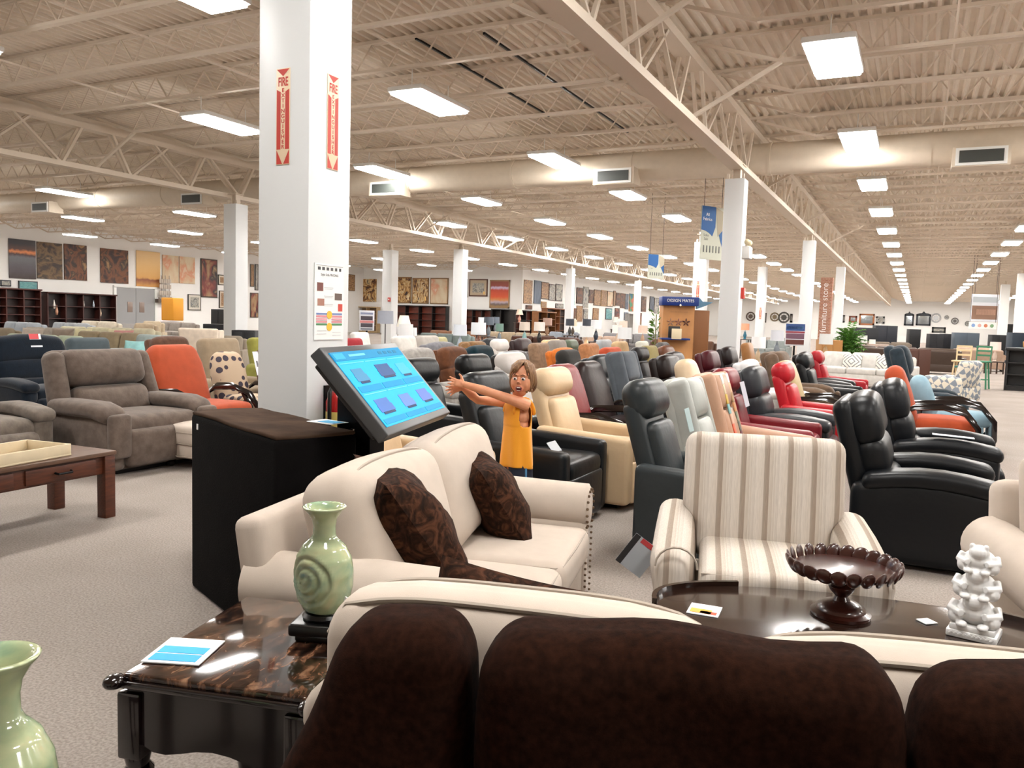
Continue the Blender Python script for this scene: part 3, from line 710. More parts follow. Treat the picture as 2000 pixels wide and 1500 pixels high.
# ---- loveseat, faces +X, turned a little
def cream_seat(nm, label, x, y, rz, W, nc, D=.95, H=.88, cat='sofa', bulge=.34):
    t = empty(nm, (x, y, 0), R(rz), label=label, category=cat)
    aw = .2; wi = W-2*aw
    MB().rb((.02, 0, .2), (D-.1, W-.1, .24), .03, 2).build('base', CREAM, t)
    for s in (-1, 1):
        ya = s*(W/2-aw/2)
        mb = MB(); mb.rb((.0, ya-s*.03, .3), (D-.04, .14, .44), .03, 2, 2)
        mb.tube([(-D/2+.02, ya, .575), (-D/2+.03, ya, .575), (0, ya, .58), (D/2-.03, ya, .57), (D/2-.015, ya, .57)], [.085, .112, .115, .115, .095], 28)
        a = mb.build('armrest', CREAM, t, smooth=60)
        mb = MB(); q = [(D/2-.012, ya+math.cos(v)*.098, .56+math.sin(v)*.098) for v in [R(g) for g in range(-50, 231, 20)]]
        for p_ in q: mb.ball(p_, .008, 6, 4)
        for k in range(14): mb.ball((D/2-.015, ya+.075-.0*k, .48-.03*k), .007, 6, 4); mb.ball((D/2-.015, ya-.075, .48-.03*k), .007, 6, 4)
        mb.build('nailheads', mat('nail', '6d5a48', .4, .6), a)
    MB().rb((-D/2+.08, 0, .52), (.12, W-.04, .6), .04, 3, 3, R3=RY(-9)).build('back_frame', CREAM, t)
    cw = wi/nc
    for i in range(nc):
        yy = -wi/2+cw*(i+.5)
        c = MB().rb((.12, yy, .41), (D-.22, cw-.006, .17), .055, 4, 4, puff=(2, .18)).build('seat_cushion', CREAM, t, smooth=180)
        mb = MB()
        for zz in (.475, .345): mb.tube([(D/2-.2, yy-cw/2+.012, zz), (D/2-.03, yy-cw/2+.02, zz), (D/2-.008, yy-cw/2+.05, zz), (D/2-.002, yy, zz+.004), (D/2-.008, yy+cw/2-.05, zz), (D/2-.03, yy+cw/2-.02, zz), (D/2-.2, yy+cw/2-.012, zz)], .005, 5)
        mb.build('piping', WELT, c)
    M0 = Matrix.Translation((-D/2+.34, 0, .70)) @ RY(-17).to_4x4()
    for i in range(nc):
        yy = -wi/2+cw*(i+.5)
        M = M0 @ Matrix.Translation((0, yy, 0)) @ RX((i-.5)*3).to_4x4()
        c = MB().rb((0, (i-.5)*.09, 0), (.25, cw+.12, .5), .1, 4, 5, puff=(0, bulge), M=M, f=lambda x, y, z: (x, y*(1+.04*z), z+.03*math.cos(y*3.5))).build('back_cushion', CREAM, t, smooth=180)
        mb = MB()
        for xx in (.085, -.085): mb.tube([M @ Vector((xx, (i-.5)*.09+u*(cw/2-.02), .252+.012*math.cos(u*1.6)-.02*abs(u)**6)) for u in [k/8 for k in range(-8, 9)]], .006, 5)
        mb.build('piping', WELT, c)
    for xx in (-D/2+.1, D/2-.1):
        for s in (-1, 1): MB().lathe([(.02, 0), (.035, .03), (.035, .1)], 10, M=Matrix.Translation((xx, s*(W/2-.12), 0))).build('leg', BLACK, t)
    return t
LSX, LSY, LSR = -1.71, 2.93, 12
cream_seat('loveseat', 'cream rolled arm loveseat with two brown pillows in front of the touch screen', LSX, LSY, LSR, 1.78, 2, H=.9)
A = R(LSR)
def ls(x, y): return (LSX+x*math.cos(A)-y*math.sin(A), LSY+x*math.sin(A)+y*math.cos(A))
# two brown pillows on the loveseat
q = ls(-.01, -.47); pillow('brown pillow on the loveseat, nearer the green vase', (q[0], q[1], .73), RZ(48) @ RY(-36) @ RX(4), .48, .56, .27, group='brown pillows on the loveseat', seed=3)
q = ls(.06, .40); pillow('brown pillow on the loveseat, nearer the child', (q[0], q[1], .665), RZ(40) @ RY(-34) @ RX(8), .46, .48, .25, group='brown pillows on the loveseat', seed=5)
tag(MB().rb((0, 0, 0), (.2, .3, .008), .003, 1).build('fabric_swatch', mat('swatch_blue', 'a9bcc6', .7)), 'pale blue card lying on the loveseat seat by the brown pillow', 'card').matrix_world = Matrix.Translation((*ls(.2, -.42), .512)) @ RZ(30).to_4x4()

# ---- cream sofa, its back to the camera
SR = 14.5; sa = R(SR)
def along(o, u, v=0): return (o[0]+u*math.cos(sa)-v*math.sin(sa), o[1]+u*math.sin(sa)+v*math.cos(sa))
O2 = (-1.08, 1.42)                          # left end of the back's top line
t = empty('sofa', (*along(O2, 1.14, .3), 0), sa, label='cream sofa with piped back cushions, its back to the brown sofa', category='sofa'); t.rotation_euler.z = R(13)
MB().rb((0, .04, .22), (2.3, .64, .26), .03, 2).build('base', CREAM, t)
MB().rb((0, -.36, .42), (2.26, .07, .5), .03, 3, 3).build('back_frame', CREAM, t)
for s in (-1, 1):
    mb = MB(); mb.rb((s*1.12, .0, .34), (.14, .64, .5), .03, 2); mb.tube([(s*1.14, -.37, .6), (s*1.14, -.35, .6), (s*1.14, .28, .6), (s*1.14, .3, .6)], [.07, .1, .1, .08], 24)
    mb.build('armrest', CREAM, t, smooth=60)
x0 = -1.2
for i, (wd, hh) in enumerate(((.87, .0), (1.0, -.02))):
    xc = x0+wd/2; x0 += wd+.005
    f = lambda x, y, z, W_=wd: (x, y, z-.05*max(0, abs(x)/(W_/2))**4 if z > 0 else z)
    c = MB().rb((xc, -.28, .680+hh), (wd, .2, .46), .085, 4, 6, puff=(1, .2), f=f).build('back_cushion', CREAM, t, smooth=180)
    mb = MB()
    for yy in (-.07, .07):
        mb.tube([(xc+u*(wd/2-.015), -.28+yy*(1 if abs(u) < .9 else .8), .8985+hh-.055*abs(u)**4-(0 if abs(u) < .99 else .05)) for u in [k/10 for k in range(-10, 11)]], .0065, 6)
        pass
    mb.build('piping', WELT, c)
for i in range(3): MB().rb((-.73+.73*i, .12, .42), (.72, .46, .16), .05, 3, 3, puff=(2, .2)).build('seat_cushion', CREAM, t)
p = along(O2, .25, .37); pillow('brown pillow leaning inside the cream sofa that turns its back', (p[0], p[1], .66), RZ(SR) @ RY(9) @ RX(-14) @ RZ(90), .40, .36, .17, seed=9, ear=.04)
# ---- brown sofa, nearest, facing the camera
O3 = (-.935, 1.165)
sa = R(16.3)
t = empty('sofa', (*along(O3, 1.1, -.12), 0), sa, label='dark brown chenille sofa right in front of the camera', category='sofa')
MB().rb((.1, -.16, .22), (2.4, .74, .3), .05, 2).build('base', BROWNC, t)
MB().rb((.1, .17, .4), (2.2, .07, .5), .03, 3).build('back_frame', BROWNC, t)
x0 = -1.07
for i, (wd, top) in enumerate(((.25, .974), (.70, .982), (.85, .983))):
    xc = x0+wd/2; x0 += wd+.006
    def f(x, y, z, W_=wd, i=i):
        tz = max(0, z/.3)
        x2 = x*(1-.06*tz**3)
        if i == 0 and x < 0: x2 = x - .62*max(0, .27-z)**1.35
        z2 = z - .012*abs(x/(W_/2))**6*(z > 0) + .006*math.sin(x*17+i*2)*(z > .1)
        return (x2, y - .1*max(0, -z) + .01*math.sin(x*11+z*9), z2)
    MB().rb((xc, .10, top-.3), (wd, .2, .6), .075, 5, 9, puff=(1, .12), f=f).build('back_cushion', BROWNC, t, smooth=180)
for i in range(2): MB().rb((-.45+.9*i, -.2, .42), (.88, .6, .18), .06, 3, 3).build('seat_cushion', BROWNC, t)
sa = R(SR)
# ---- striped armchair
STR, n, l, b = nt('striped_linen'); tc = N(n, 'TexCoord'); sx = N(n, 'SeparateXYZ'); l.new(tc.outputs['Object'], sx.inputs[0])
mm = N(n, 'Math', operation='MULTIPLY'); mm.inputs[1].default_value = 1/.105; l.new(sx.outputs[1], mm.inputs[0])
fr = N(n, 'Math', operation='FRACT'); l.new(mm.outputs[0], fr.inputs[0])
r1 = ramp(n, [(0, 'a89a8c'), (.2, 'a08f80'), (.22, 'd0c5b7'), (.36, 'c7bbad'), (.38, 'd9d0c5'), (.46, 'cabfb1'), (.48, 'd9d0c5'), (.62, 'cfc5b9'), (.64, 'ddd4c9'), (.97, 'd5cabd'), (1, 'a89a8c')])
l.new(fr.outputs[0], r1.inputs[0]); no = N(n, 'TexNoise'); no.inputs['Scale'].default_value = 60; mp = N(n, 'Mapping'); mp.inputs['Scale'].default_value = (1, 5, .3); l.new(tc.outputs['Object'], mp.inputs[0]); l.new(mp.outputs[0], no.inputs[0])
mx = N(n, 'MixRGB', blend_type='MULTIPLY'); mx.inputs[0].default_value = .35; l.new(r1.outputs[0], mx.inputs[1]); l.new(no.outputs[0], mx.inputs[2])
l.new(mx.outputs[0], b.inputs['Base Color']); b.inputs['Roughness'].default_value = .95
t = empty('armchair', (-.56, 3.72, 0), R(-77), label='beige striped armchair facing the camera behind the dark oval table', category='armchair')
MB().rb((.03, 0, .25), (.7, .72, .2), .03, 2).build('base', STR, t)
MB().rb((.14, 0, .42), (.62, .56, .18), .05, 4, 4, puff=(2, .15)).build('seat_cushion', STR, t, smooth=180)
MB().tube([(.43, y, .495) for y in (-.27, -.1, .1, .27)], .005, 5).build('piping', WELT, t)
Bm = Matrix.Translation((-.2, 0, .42)) @ RY(-10).to_4x4()
MB().rb((-.02, 0, .27), (.2, .735, .6), .07, 4, 5, M=Bm, puff=(0, .15), f=lambda x, y, z: (x, y*(1+.0*z)*(1 if z > -.1 else .86), z)).build('backrest', STR, t, smooth=180)
for s in (-1, 1):
    a = MB().rb((.02, s*.37, .355), (.8, .16, .53), .075, 4, 5, f=lambda x, y, z, s=s: (x, y*(1+.5*max(0, z)) + s*.03*max(0, z)/.25, z*(1) - .05*x*(z > 0) - (.05 if z > 0 else 0)*max(0, x)*2)).build('armrest', STR, t, smooth=180)
    MB().tube([(.421, s*.37+math.cos(R(g))*.085, .50+math.sin(R(g))*.085+.005) for g in range(0, 181, 20)], .005, 5).build('piping', WELT, a)
for x in (-.28, .36):
    for s in (-1, 1): MB().tube([(x, s*.33, 0), (x, s*.33, .17)], [.018, .028], 8).build('leg', BLACK, t)
# price tag hanging from its arm
def card(name, label, loc, R3, w, h, stripes=(), base='eef0f0', cat='price tag', group=None, th=.003):
    o = MB().box((0, 0, 0), (w, th, h)).build(name, PAINT, color=base, label=label, category=cat, group=group)
    o.matrix_world = Matrix.Translation(loc) @ R3.to_4x4()
    for (x0, z0, x1, z1, c) in stripes:
        MB().box(((x0+x1-1)*w/2, -th*.6, (z0+z1-1)*h/2), ((x1-x0)*w, th*.4, (z1-z0)*h)).build('print', PAINT, o, color=c)
    return o
p = P(1265, 1098, .42); card('price_tag', 'grey hanging tag with a black and red edge on the striped armchair arm', (-1.02, 3.33, .50), RZ(20) @ RY(35), .13, .15, [(0, 0, .2, 1, '17171a'), (.28, .85, 1, 1, 'a33134')], base='9aa0a6')
# ---- cream armchair at the right edge
t = empty('armchair', (.87, 3.98, 0), R(-72), label='cream armchair with rolled arms cut by the right edge of the photo', category='armchair')
MB().rb((.03, 0, .24), (.86, .9, .28), .03, 2).build('base', CREAM, t)
MB().rb((-.34, 0, .5), (.16, .86, .7), .06, 3, R3=RY(-8)).build('back_frame', CREAM, t)
c = MB().rb((-.16, 0, .75), (.24, .76, .5), .07, 4, 4, puff=(0, .3), R3=RY(-12)).build('back_cushion', CREAM, t, smooth=180)
MB().rb((.14, 0, .43), (.62, .62, .18), .05, 4, 4, puff=(2, .2)).build('seat_cushion', CREAM, t, smooth=180)
for s in (-1, 1):
    mb = MB(); mb.rb((.05, s*.4, .32), (.86, .14, .46), .03, 2); mb.tube([(-.38, s*.43, .55), (-.36, s*.43, .56), (.42, s*.43, .5), (.46, s*.43, .5)], [.09, .125, .125, .1], 26)
    a = mb.build('armrest', CREAM, t, smooth=60)
    mb = MB()
    for g in range(-30, 211, 18): mb.ball((.462, s*.43+math.cos(R(g))*.1, .5+math.sin(R(g))*.1), .009, 6, 4)
    mb.build('nailheads', MATS['nail'], a)
# ---- end table with marble top
MARB, n, l, b = nt('brown_marble'); tc = N(n, 'TexCoord'); no = N(n, 'TexNoise'); no.inputs['Scale'].default_value = 15; no.inputs['Detail'].default_value = 9; no.inputs['Roughness'].default_value = .62; no.inputs['Distortion'].default_value = .8
mp = N(n, 'Mapping'); mp.inputs['Scale'].default_value = (1.9, 1, 1); mp.inputs['Rotation'].default_value = (0, 0, .6); l.new(tc.outputs['Object'], mp.inputs[0]); l.new(mp.outputs[0], no.inputs[0])
r1 = ramp(n, [(.3, '0b0807'), (.43, '1c110c'), (.5, '342016'), (.57, '523626'), (.68, '7d5e48')]); l.new(no.outputs[0], r1.inputs[0]); l.new(r1.outputs[0], b.inputs['Base Color']); b.inputs['Roughness'].default_value = .09; b.inputs['Coat Weight'].default_value = .4
ta = R(14.5); T0 = (-1.70, 1.265)
t = empty('end_table', (T0[0]+.27*math.cos(ta)-.32*math.sin(ta), T0[1]+.27*math.sin(ta)+.32*math.cos(ta), 0), ta, label='black end table with a glossy brown marble top', category='table')
MB().rb((0, 0, .603), (.64, .64, .022), .01, 2, f=lambda x, y, z: (x-(.03*math.copysign(1, x) if abs(x) > .3 and abs(y) > .3 else 0), y-(.03*math.copysign(1, y) if abs(x) > .3 and abs(y) > .3 else 0), z)).build('marble_top', MARB, t)
mb = MB(); mb.rb((0, 0, .588), (.60, .60, .02), .008, 2)
for sx_ in (-1, 1):
    for sy in (-1, 1):
        if sy < 0: mb.ball((sx_*.302, sy*.302, .597), (.03, .03, .018), 14, 8)
mb.build('top_rim', GLOSSBLACK, t)
def apron(M):
    pts = [(-.27, .58), (.27, .58), (.27, .50)]+[(.27*math.cos(math.pi*k/16), .50-.055*math.sin(math.pi*k/16)**1.2+.02*math.cos(math.pi*k/4)-.02) for k in range(1, 16)]+[(-.27, .50)]
    return MB().prism(pts, -.012, .012, M=M).build('apron', GLOSSBLACK, t)
for k in range(4): apron(Matrix.Rotation(math.pi/2*k, 4, 'Z') @ Matrix.Translation((0, -.275, 0)))
for sx_ in (-1, 1):
    for sy in (-1, 1):
        mb = MB(); X = Matrix.Translation((sx_*.262, sy*.262, 0))
        mb.lathe([(.022, 0), (.03, .01), (.024, .04), (.034, .08), (.045, .16), (.05, .26), (.036, .31), (.03, .33), (.042, .345), (.042, .36), (.03, .375), (.036, .4), (.036, .41)], 20, M=X)
        mb.rb((sx_*.262, sy*.262, .485), (.075, .075, .17), .008, 1); mb.build('leg', GLOSSBLACK, t)
et = t
et.scale.x = .84
# ---- green vases
VASE, n, l, b = nt('celadon_glaze'); tc = N(n, 'TexCoord'); no = N(n, 'TexNoise'); no.inputs['Scale'].default_value = 9; no.inputs['Detail'].default_value = 7; no.inputs['Distortion'].default_value = .8; l.new(tc.outputs['Object'], no.inputs[0])
r1 = ramp(n, [(.33, '7f9c82'), (.48, '9fae8a'), (.6, 'b0b68f'), (.7, 'c0b48e')]); l.new(no.outputs[0], r1.inputs[0]); l.new(r1.outputs[0], b.inputs['Base Color']); b.inputs['Roughness'].default_value = .12; b.inputs['Coat Weight'].default_value = .6
def vase(label, loc, rz, s=1.0, zs=1.0, mouth=.066):
    t = empty('vase', loc, R(rz), label=label, category='vase'); t.scale = (s, s, s*zs)
    prof = [(.045, .03), (.07, .045), (.088, .08), (.099, .13), (.1, .18), (.092, .23), (.072, .27), (.046, .295), (.038, .31), (.036, .34), (.04, .365), (.056, .39), (mouth, .402), (mouth+.002, .407), (mouth-.004, .41), (.05, .4), (.034, .37), (.03, .33)]
    fine = []
    for (a, b_) in zip(prof[:-1], prof[1:]):
        m_ = 5 if b_[1] < .31 else 2
        for k in range(m_): fine.append((a[0]+(b_[0]-a[0])*k/m_, a[1]+(b_[1]-a[1])*k/m_))
    fine.append(prof[-1])
    def f(x, y, z):
        y *= .86 if z < .3 else .86+.14*min(1, (z-.3)/.06)
        if y < 0 and z < .3:
            d = math.hypot(x*.95, (z-.165)*.9)
            if d < .085: y = y*.93 - .006*math.sin(d*2*math.pi/.026+math.atan2(z-.165, x))
        return (x, y, z)
    MB().lathe(fine, 72, f=f, cap=True).build('body', VASE, t, smooth=180)
    return t
vl = (-1.42, 1.735)
vase('green glazed vase with a swirl on the marble end table', (vl[0], vl[1], .657), -8, .87, .9)
st = empty('vase_stand', (*vl, .614), R(20), label='black square wooden stand under the green vase on the end table', category='stand')
MB().rb((0, 0, .035), (.15, .15, .035), .01, 2).rb((0, 0, .012), (.12, .12, .024), .006, 1).build('base', BLACK, st)
MB().lathe([(.052, .05), (.058, .06), (.05, .07)], 20).build('ring', BLACK, st)
p = PD(-8, 1290, 1.38); fg = vase('green vase in the bottom left corner, close to the camera', (p.x, p.y, p.z-.40), 10, 1.0)
FGZ = p.z-.40+.03
sd = empty('console_table', (p.x-.18, p.y-.1, 0), R(14), label='small dark side table under the corner vase, below the frame', category='table')
MB().rb((0, 0, FGZ-.02), (.4, .4, .04), .01, 2).build('tabletop', GLOSSBLACK, sd)
for a_ in (-1, 1):
    for b_ in (-1, 1): MB().tube([(a_*.17, b_*.17, 0), (a_*.17, b_*.17, FGZ-.03)], .02, 8).build('leg', GLOSSBLACK, sd)
# ---- cards on the tables
def flat(label, loc, rz, w, h, bands, cat='price card', base='f2f5f7', group=None, name='price_card'):
    o = MB().box((0, 0, 0), (w, h, .003)).build(name, PAINT, color=base, label=label, category=cat, group=group)
    o.location = loc; o.rotation_euler = (0, 0, R(rz))
    for (x0, y0, x1, y1, c) in bands: MB().box(((x0+x1-1)*w/2, (y0+y1-1)*h/2, .002), ((x1-x0)*w, (y1-y0)*h, .0015)).build('print', PAINT, o, color=c)
    return o
p = P(360, 1273, .616); flat('white card with a blue block on the marble end table', (p.x, p.y, .618), 22, .15, .155, [(.08, .08, .9, .34, '0f9fd8'), (.08, .38, .9, .64, '14a6dc')])
# tented tag on the table against the sofa
p = P(650, 1190, .70); card('price_tag', 'small white tag with a red corner behind the corner of the cream sofa back', (p.x, p.y, .69), RZ(10) @ RY(20), .05, .12, [(0, 0, .5, .3, 'd8343c')])
# ---- dark oval coffee table
DKW = mat('espresso_wood', '24150f', .16, mottle=.25, mscale=5, stretch=(1, 9, 9), coat=.5)
oc = (-.13, 3.03); oa = R(12)
t = empty('coffee_table', (*oc, 0), oa, label='dark oval coffee table holding the scalloped wooden stand', category='coffee table')
ea, eb = .70, .31
vs = [(ea*math.copysign(abs(math.cos(g))**.9, math.cos(g)), eb*math.copysign(abs(math.sin(g))**.9, math.sin(g))) for g in [2*math.pi*k/72 for k in range(72)]]
mb = MB(); n_ = 72
mb.add([(x, y, .44) for x, y in vs]+[(x*1.015, y*1.02, .46) for x, y in vs]+[(x, y, .478) for x, y in vs]+[(x*.98, y*.97, .48) for x, y in vs],
       [(i, (i+1) % n_, n_+(i+1) % n_, n_+i) for i in range(n_)]+[(n_+i, n_+(i+1) % n_, 2*n_+(i+1) % n_, 2*n_+i) for i in range(n_)]+[(2*n_+i, 2*n_+(i+1) % n_, 3*n_+(i+1) % n_, 3*n_+i) for i in range(n_)]+[tuple(range(3*n_, 4*n_)), tuple(range(n_-1, -1, -1))])
mb.build('tabletop', DKW, t)
for (g0, g1) in ((122, 192), (60, 80), (-10, 62)):
    if (g0, g1) == (60, 80): continue
    mb = MB(); pts = [(ea*1.0*math.copysign(abs(math.cos(R(g)))**.9, math.cos(R(g))), eb*math.copysign(abs(math.sin(R(g)))**.9, math.sin(R(g)))) for g in range(g0, g1, 5)]
    for a_, b_ in zip(pts[:-1], pts[1:]): mb.bar((*a_, .488), (*b_, .488), .018, .022)
    mb.build('gallery_rail', DKW, t)
MB().rb((0, 0, .4), (.95, .4, .07), .02, 2).build('apron', DKW, t)
for a_ in (-1, 1):
    for b_ in (-1, 1): MB().tube([(a_*.5, b_*.2, .02), (a_*.42, b_*.17, .2), (a_*.43, b_*.17, .4)], [.022, .028, .035], 10).build('leg', DKW, t)
MB().rb((0, 0, .14), (.8, .36, .02), .008, 1).build('shelf', DKW, t)
# ---- scalloped pedestal
MAHO = mat('mahogany', '3a1a12', .28, mottle=.3, mscale=10, coat=.4)
p = P(1641, 1198, .485)
t = empty('pedestal_stand', (p.x, p.y, .481), 0, label='round mahogany pedestal tray with a scalloped leaf rim on the oval table', category='tray')
MB().lathe([(.1, 0), (.103, .012), (.085, .02), (.082, .03), (.06, .045), (.03, .055), (.022, .07), (.04, .09), (.046, .105), (.03, .125), (.04, .14), (.06, .15)], 36).build('foot', MAHO, t)
MB().lathe([(.02, .148), (.14, .152), (.168, .162), (.17, .17), (.165, .172)], 48).build('plate', MAHO, t)
mb = MB()
for k in range(24):
    a_ = 2*math.pi*k/24
    mb.ball((.182*math.cos(a_), .182*math.sin(a_), .18), (.007, .028, .032), 12, 8, R3=Matrix.Rotation(a_, 3, 'Z') @ RX(38) @ RY(25))
mb.build('scalloped_rim', MAHO, t, smooth=180)
# ---- white figurine of three stacked seated animals
PORC = mat('white_porcelain', 'e9eaea', .3, coat=.3)
p = P(1902, 1238, .485); t = empty('figurine', (p.x, p.y, .481), R(-12), label='white figurine of three stacked crouching animals on the oval table', category='figurine')
mb = MB(); mb.rb((0, 0, .012), (.15, .13, .024), .004, 1).rb((0, 0, .032), (.135, .115, .02), .004, 1)
for k in range(10): mb.rb((-.06+.0134*k, -.064, .014), (.009, .006, .014), .003, 1, R3=RY(45))
mb.build('base', PORC, t)
mb = MB(); z = .04; s = 1.0
for k in range(3):
    w_ = .062*s; h_ = .086*s
    mb.ball((0, .004, z+h_*.5), (w_, w_*.85, h_*.55), 18, 12)
    mb.ball((0, -w_*.35, z+h_*.95), (w_*.62, w_*.6, h_*.36), 16, 10)
    for q_ in (-1, 1):
        mb.ball((q_*w_*.85, -w_*.35, z+h_*.28), (w_*.42, w_*.55, h_*.34), 12, 8)
        mb.ball((q_*w_*.5, -w_*.95, z+h_*.1), (w_*.3, w_*.35, h_*.14), 10, 6)
        mb.tube([(q_*w_*.95, 0, z+h_*.75), (q_*w_*1.15, -w_*.3, z+h_*.5), (q_*w_*.55, -w_*.95, z+h_*.5)], [w_*.28, w_*.24, w_*.22], 8)
        mb.ball((q_*w_*.4, -w_*.45, z+h_*1.22), (w_*.2, w_*.2, w_*.22), 8, 6)
    z += h_*1.12; s *= .9
fo = mb.build('animals', PORC, t, smooth=180)
md = fo.modifiers.new('r', 'REMESH'); md.mode = 'VOXEL'; md.voxel_size = .0028; md.use_smooth_shade = True
md = fo.modifiers.new('s', 'SMOOTH'); md.factor = .5; md.iterations = 2
p = P(1376, 1192, .482); flat('white price card with a yellow and red band on the oval table', (p.x, p.y, .483), 4, .11, .11, [(.08, .12, .75, .5, 'e8a93a'), (.4, .12, .92, .34, 'c9502c')])
p = P(1810, 1214, .482); flat('small white diamond shaped tag tied to the figurine', (p.x, p.y, .483), 42, .05, .05, [], cat='price tag', name='price_tag')
# ---- cloth covered box
CLOTHB = mat('black_cloth', '0b0909', .9, bump=.3, bscale=120, mottle=.3, mscale=9, spec=.08)
CLOTHT = mat('brown_velour', '43342a', .95, bump=.3, bscale=14, mottle=.35, mscale=5, spec=.08)
t = empty('display_box', (-2.43, 2.65, 0), R(-24), label='tall black and brown cloth covered box before the big white column', category='box')
MB().rb((-.57, .2, .475), (1.1, .4, .95), .025, 2).build('cover', CLOTHB, t)
MB().rb((-.57, .2, .953), (1.08, .39, .02), .01, 2, 6, f=lambda x, y, z: (x, y, z+.004*math.sin(x*9+y*12))).build('top_panel', CLOTHT, t)
MB().box((-1.0, -.004, .89), (.012, .006, .03)).build('staple_tag', PAPER, t)
p = P(640, 824, .966); flat('white card with a blue block on top of the cloth covered box', (p.x, p.y, .966), -8, .17, .12, [(.3, .2, .95, .8, '1d9fd6')])
# ---- touch screen on its stand
rd = Vector((math.cos(R(104.4)), math.sin(R(104.4)), 0)); hd = Vector((math.cos(R(14.4)), math.sin(R(14.4)), 0)); tl = R(48.5)
dn = hd*math.cos(tl) - Vector((0, 0, math.sin(tl)))
K_ = .93/.8; ctr = EYE+(Vector((-1.931, 2.781, 1.221))-EYE)*K_
SW, SH = .93, .417*K_
t = empty('touch_screen', (ctr.x-.1, ctr.y, 0), label='tilted touch screen kiosk showing a blue page of furniture pictures', category='touch screen')
M = frame(ctr-t.location, rd, -dn)
MB().rb((0, 0, -.03), (SW, SH, .06), .008, 2, M=M).build('bezel', mat('bezel_grey', '3a3c3e', .35), t)
MB().rb((0, 0, -.075), (SW*.9, SH*.85, .04), .01, 2, M=M).build('housing', BLACK, t)
SCR = mat('screen_glow', rough=.5, emit=.42, spec=.1)
scn = MB().box((0, 0, .002), (SW-.075, SH-.075, .003), M=M).build('screen', SCR, t, color='1f9fdd')
def sbox(x0, y0, x1, y1, c, nm='picture', dz=.0045, r=None):
    w_, h_ = SW-.075, SH-.075
    MB().rb(((x0+x1-1)*w_/2, (1-y0-y1)*h_/2, dz), ((x1-x0)*w_, (y1-y0)*h_, .0012), .0001, 1, M=M).build(nm, SCR, scn, color=c, smooth=0)
sbox(0, 0, 1, .12, '157ba8', 'header_bar'); sbox(.02, .02, .14, .1, '2f93bd', 'header_tab', .0055); sbox(.2, .045, .42, .075, '5fb0d0', 'header_text', .0055)
for k in range(4): sbox(.62+.08*k, .04, .67+.08*k, .08, '1a6a8f', 'header_button', .0055)
for (x0, x1) in ((.02, .33), (.35, .66), (.68, .98)):
    sbox(x0, .47, x1, .55, '0f82b4', 'caption_bar'); sbox(x0, .91, x1, .975, '0f82b4', 'caption_bar')
    sbox(x0, .155, x1, .165, '66c4ee', 'rule', .005); sbox(x0, .575, x1, .585, '66c4ee', 'rule', .005)
def scouch(x, y, w_, c):
    sbox(x, y, x+w_, y+.1, c); sbox(x-.01, y+.08, x+w_+.01, y+.17, c, dz=.0052); sbox(x+.01, y+.17, x+w_-.01, y+.2, '2a3a58', dz=.0058)
scouch(.09, .24, .14, '3f7aa0'); scouch(.43, .22, .2, '35507c'); scouch(.74, .24, .15, '3f9fca')
scouch(.08, .66, .18, '4668a8'); scouch(.43, .67, .16, '5a78c8'); scouch(.74, .66, .17, '5a70c0')
mb = MB(); base = Vector((-.12, 0, 0))
mb.bar((-.12, .05, .03), (-.12, .05, 1.1), .12, .2); mb.rb((-.08, .07, .02), (.3, .28, .04), .01, 1)
mb.bar((-.1, .0, 1.02), ctr-t.location-Vector((.03, 0, .09)), .1); mb.build('stand', DARKMETAL, t)
mb = MB()
for k in range(6): mb.tube([(-.05, -.105, .7+.05*k), (-.05, -.115, .7+.05*k)], .009, 8)
mb.build('screw', CHROME, t)
# ---- the wooden coffee table on the left with its tray
RW = mat('red_brown_wood', '4c2412', .45, mottle=.4, mscale=6, stretch=(1.5, 14, 14))
RWT = mat('worn_wood_top', '5a4030', .5, mottle=.3, mscale=5, stretch=(1, 10, 10))
cp = P(232, 880, .48); ca = 0
t = empty('coffee_table', (cp.x-.02, cp.y-.0, 0), R(-90+3), label='red brown wooden coffee table with two drawers and a cream tray', category='coffee table')
# local x runs along its length towards the camera, y towards the right (+X)
Lc, Dc = 1.3, .62
MB().rb((Lc/2, -Dc/2, .465), (Lc, Dc, .03), .006, 1).build('tabletop', RWT, t)
MB().rb((Lc/2, -Dc/2, .385), (Lc-.06, Dc-.06, .13), .004, 1).build('apron', RW, t)
for k in range(2):
    d = MB().rb((.12+.3+.6*k, -.026, .385), (.52, .02, .1), .005, 1).build('drawer', RW, t)
    mb = MB(); mb.tube([(.42+.6*k-.06, -.01, .392), (.42+.6*k-.05, .015, .385), (.42+.6*k+.05, .015, .385), (.42+.6*k+.06, -.01, .392)], .008, 8); mb.build('handle', DARKMETAL, d)
for x in (.05, Lc-.05):
    for y in (-.05, -Dc+.05): MB().rb((x, y, .225), (.085, .085, .45), .005, 1).build('leg', RW, t)
tr = empty('tray', (cp.x-.1, cp.y-.3, .481), R(-90+8), label='cream rectangular serving tray with cut handle on the wooden coffee table', category='tray')
TW = mat('tray_cream', 'd3c3a4', .6, mottle=.08)
MB().rb((.32, -.18, .006), (.62, .4, .012), .003, 1).build('bottom', TW, tr)
for c, d in (((.32, .01, .04), (.62, .016, .08)), ((.32, -.37, .04), (.62, .016, .08)), ((.02, -.18, .04), (.016, .38, .08)), ((.62, -.18, .04), (.016, .38, .08))): MB().rb(c, d, .003, 1).build('side', TW, tr)
MB().rb((.32, -.361, .05), (.1, .004, .02), .001, 1).build('handle_hole', BLACK, tr)
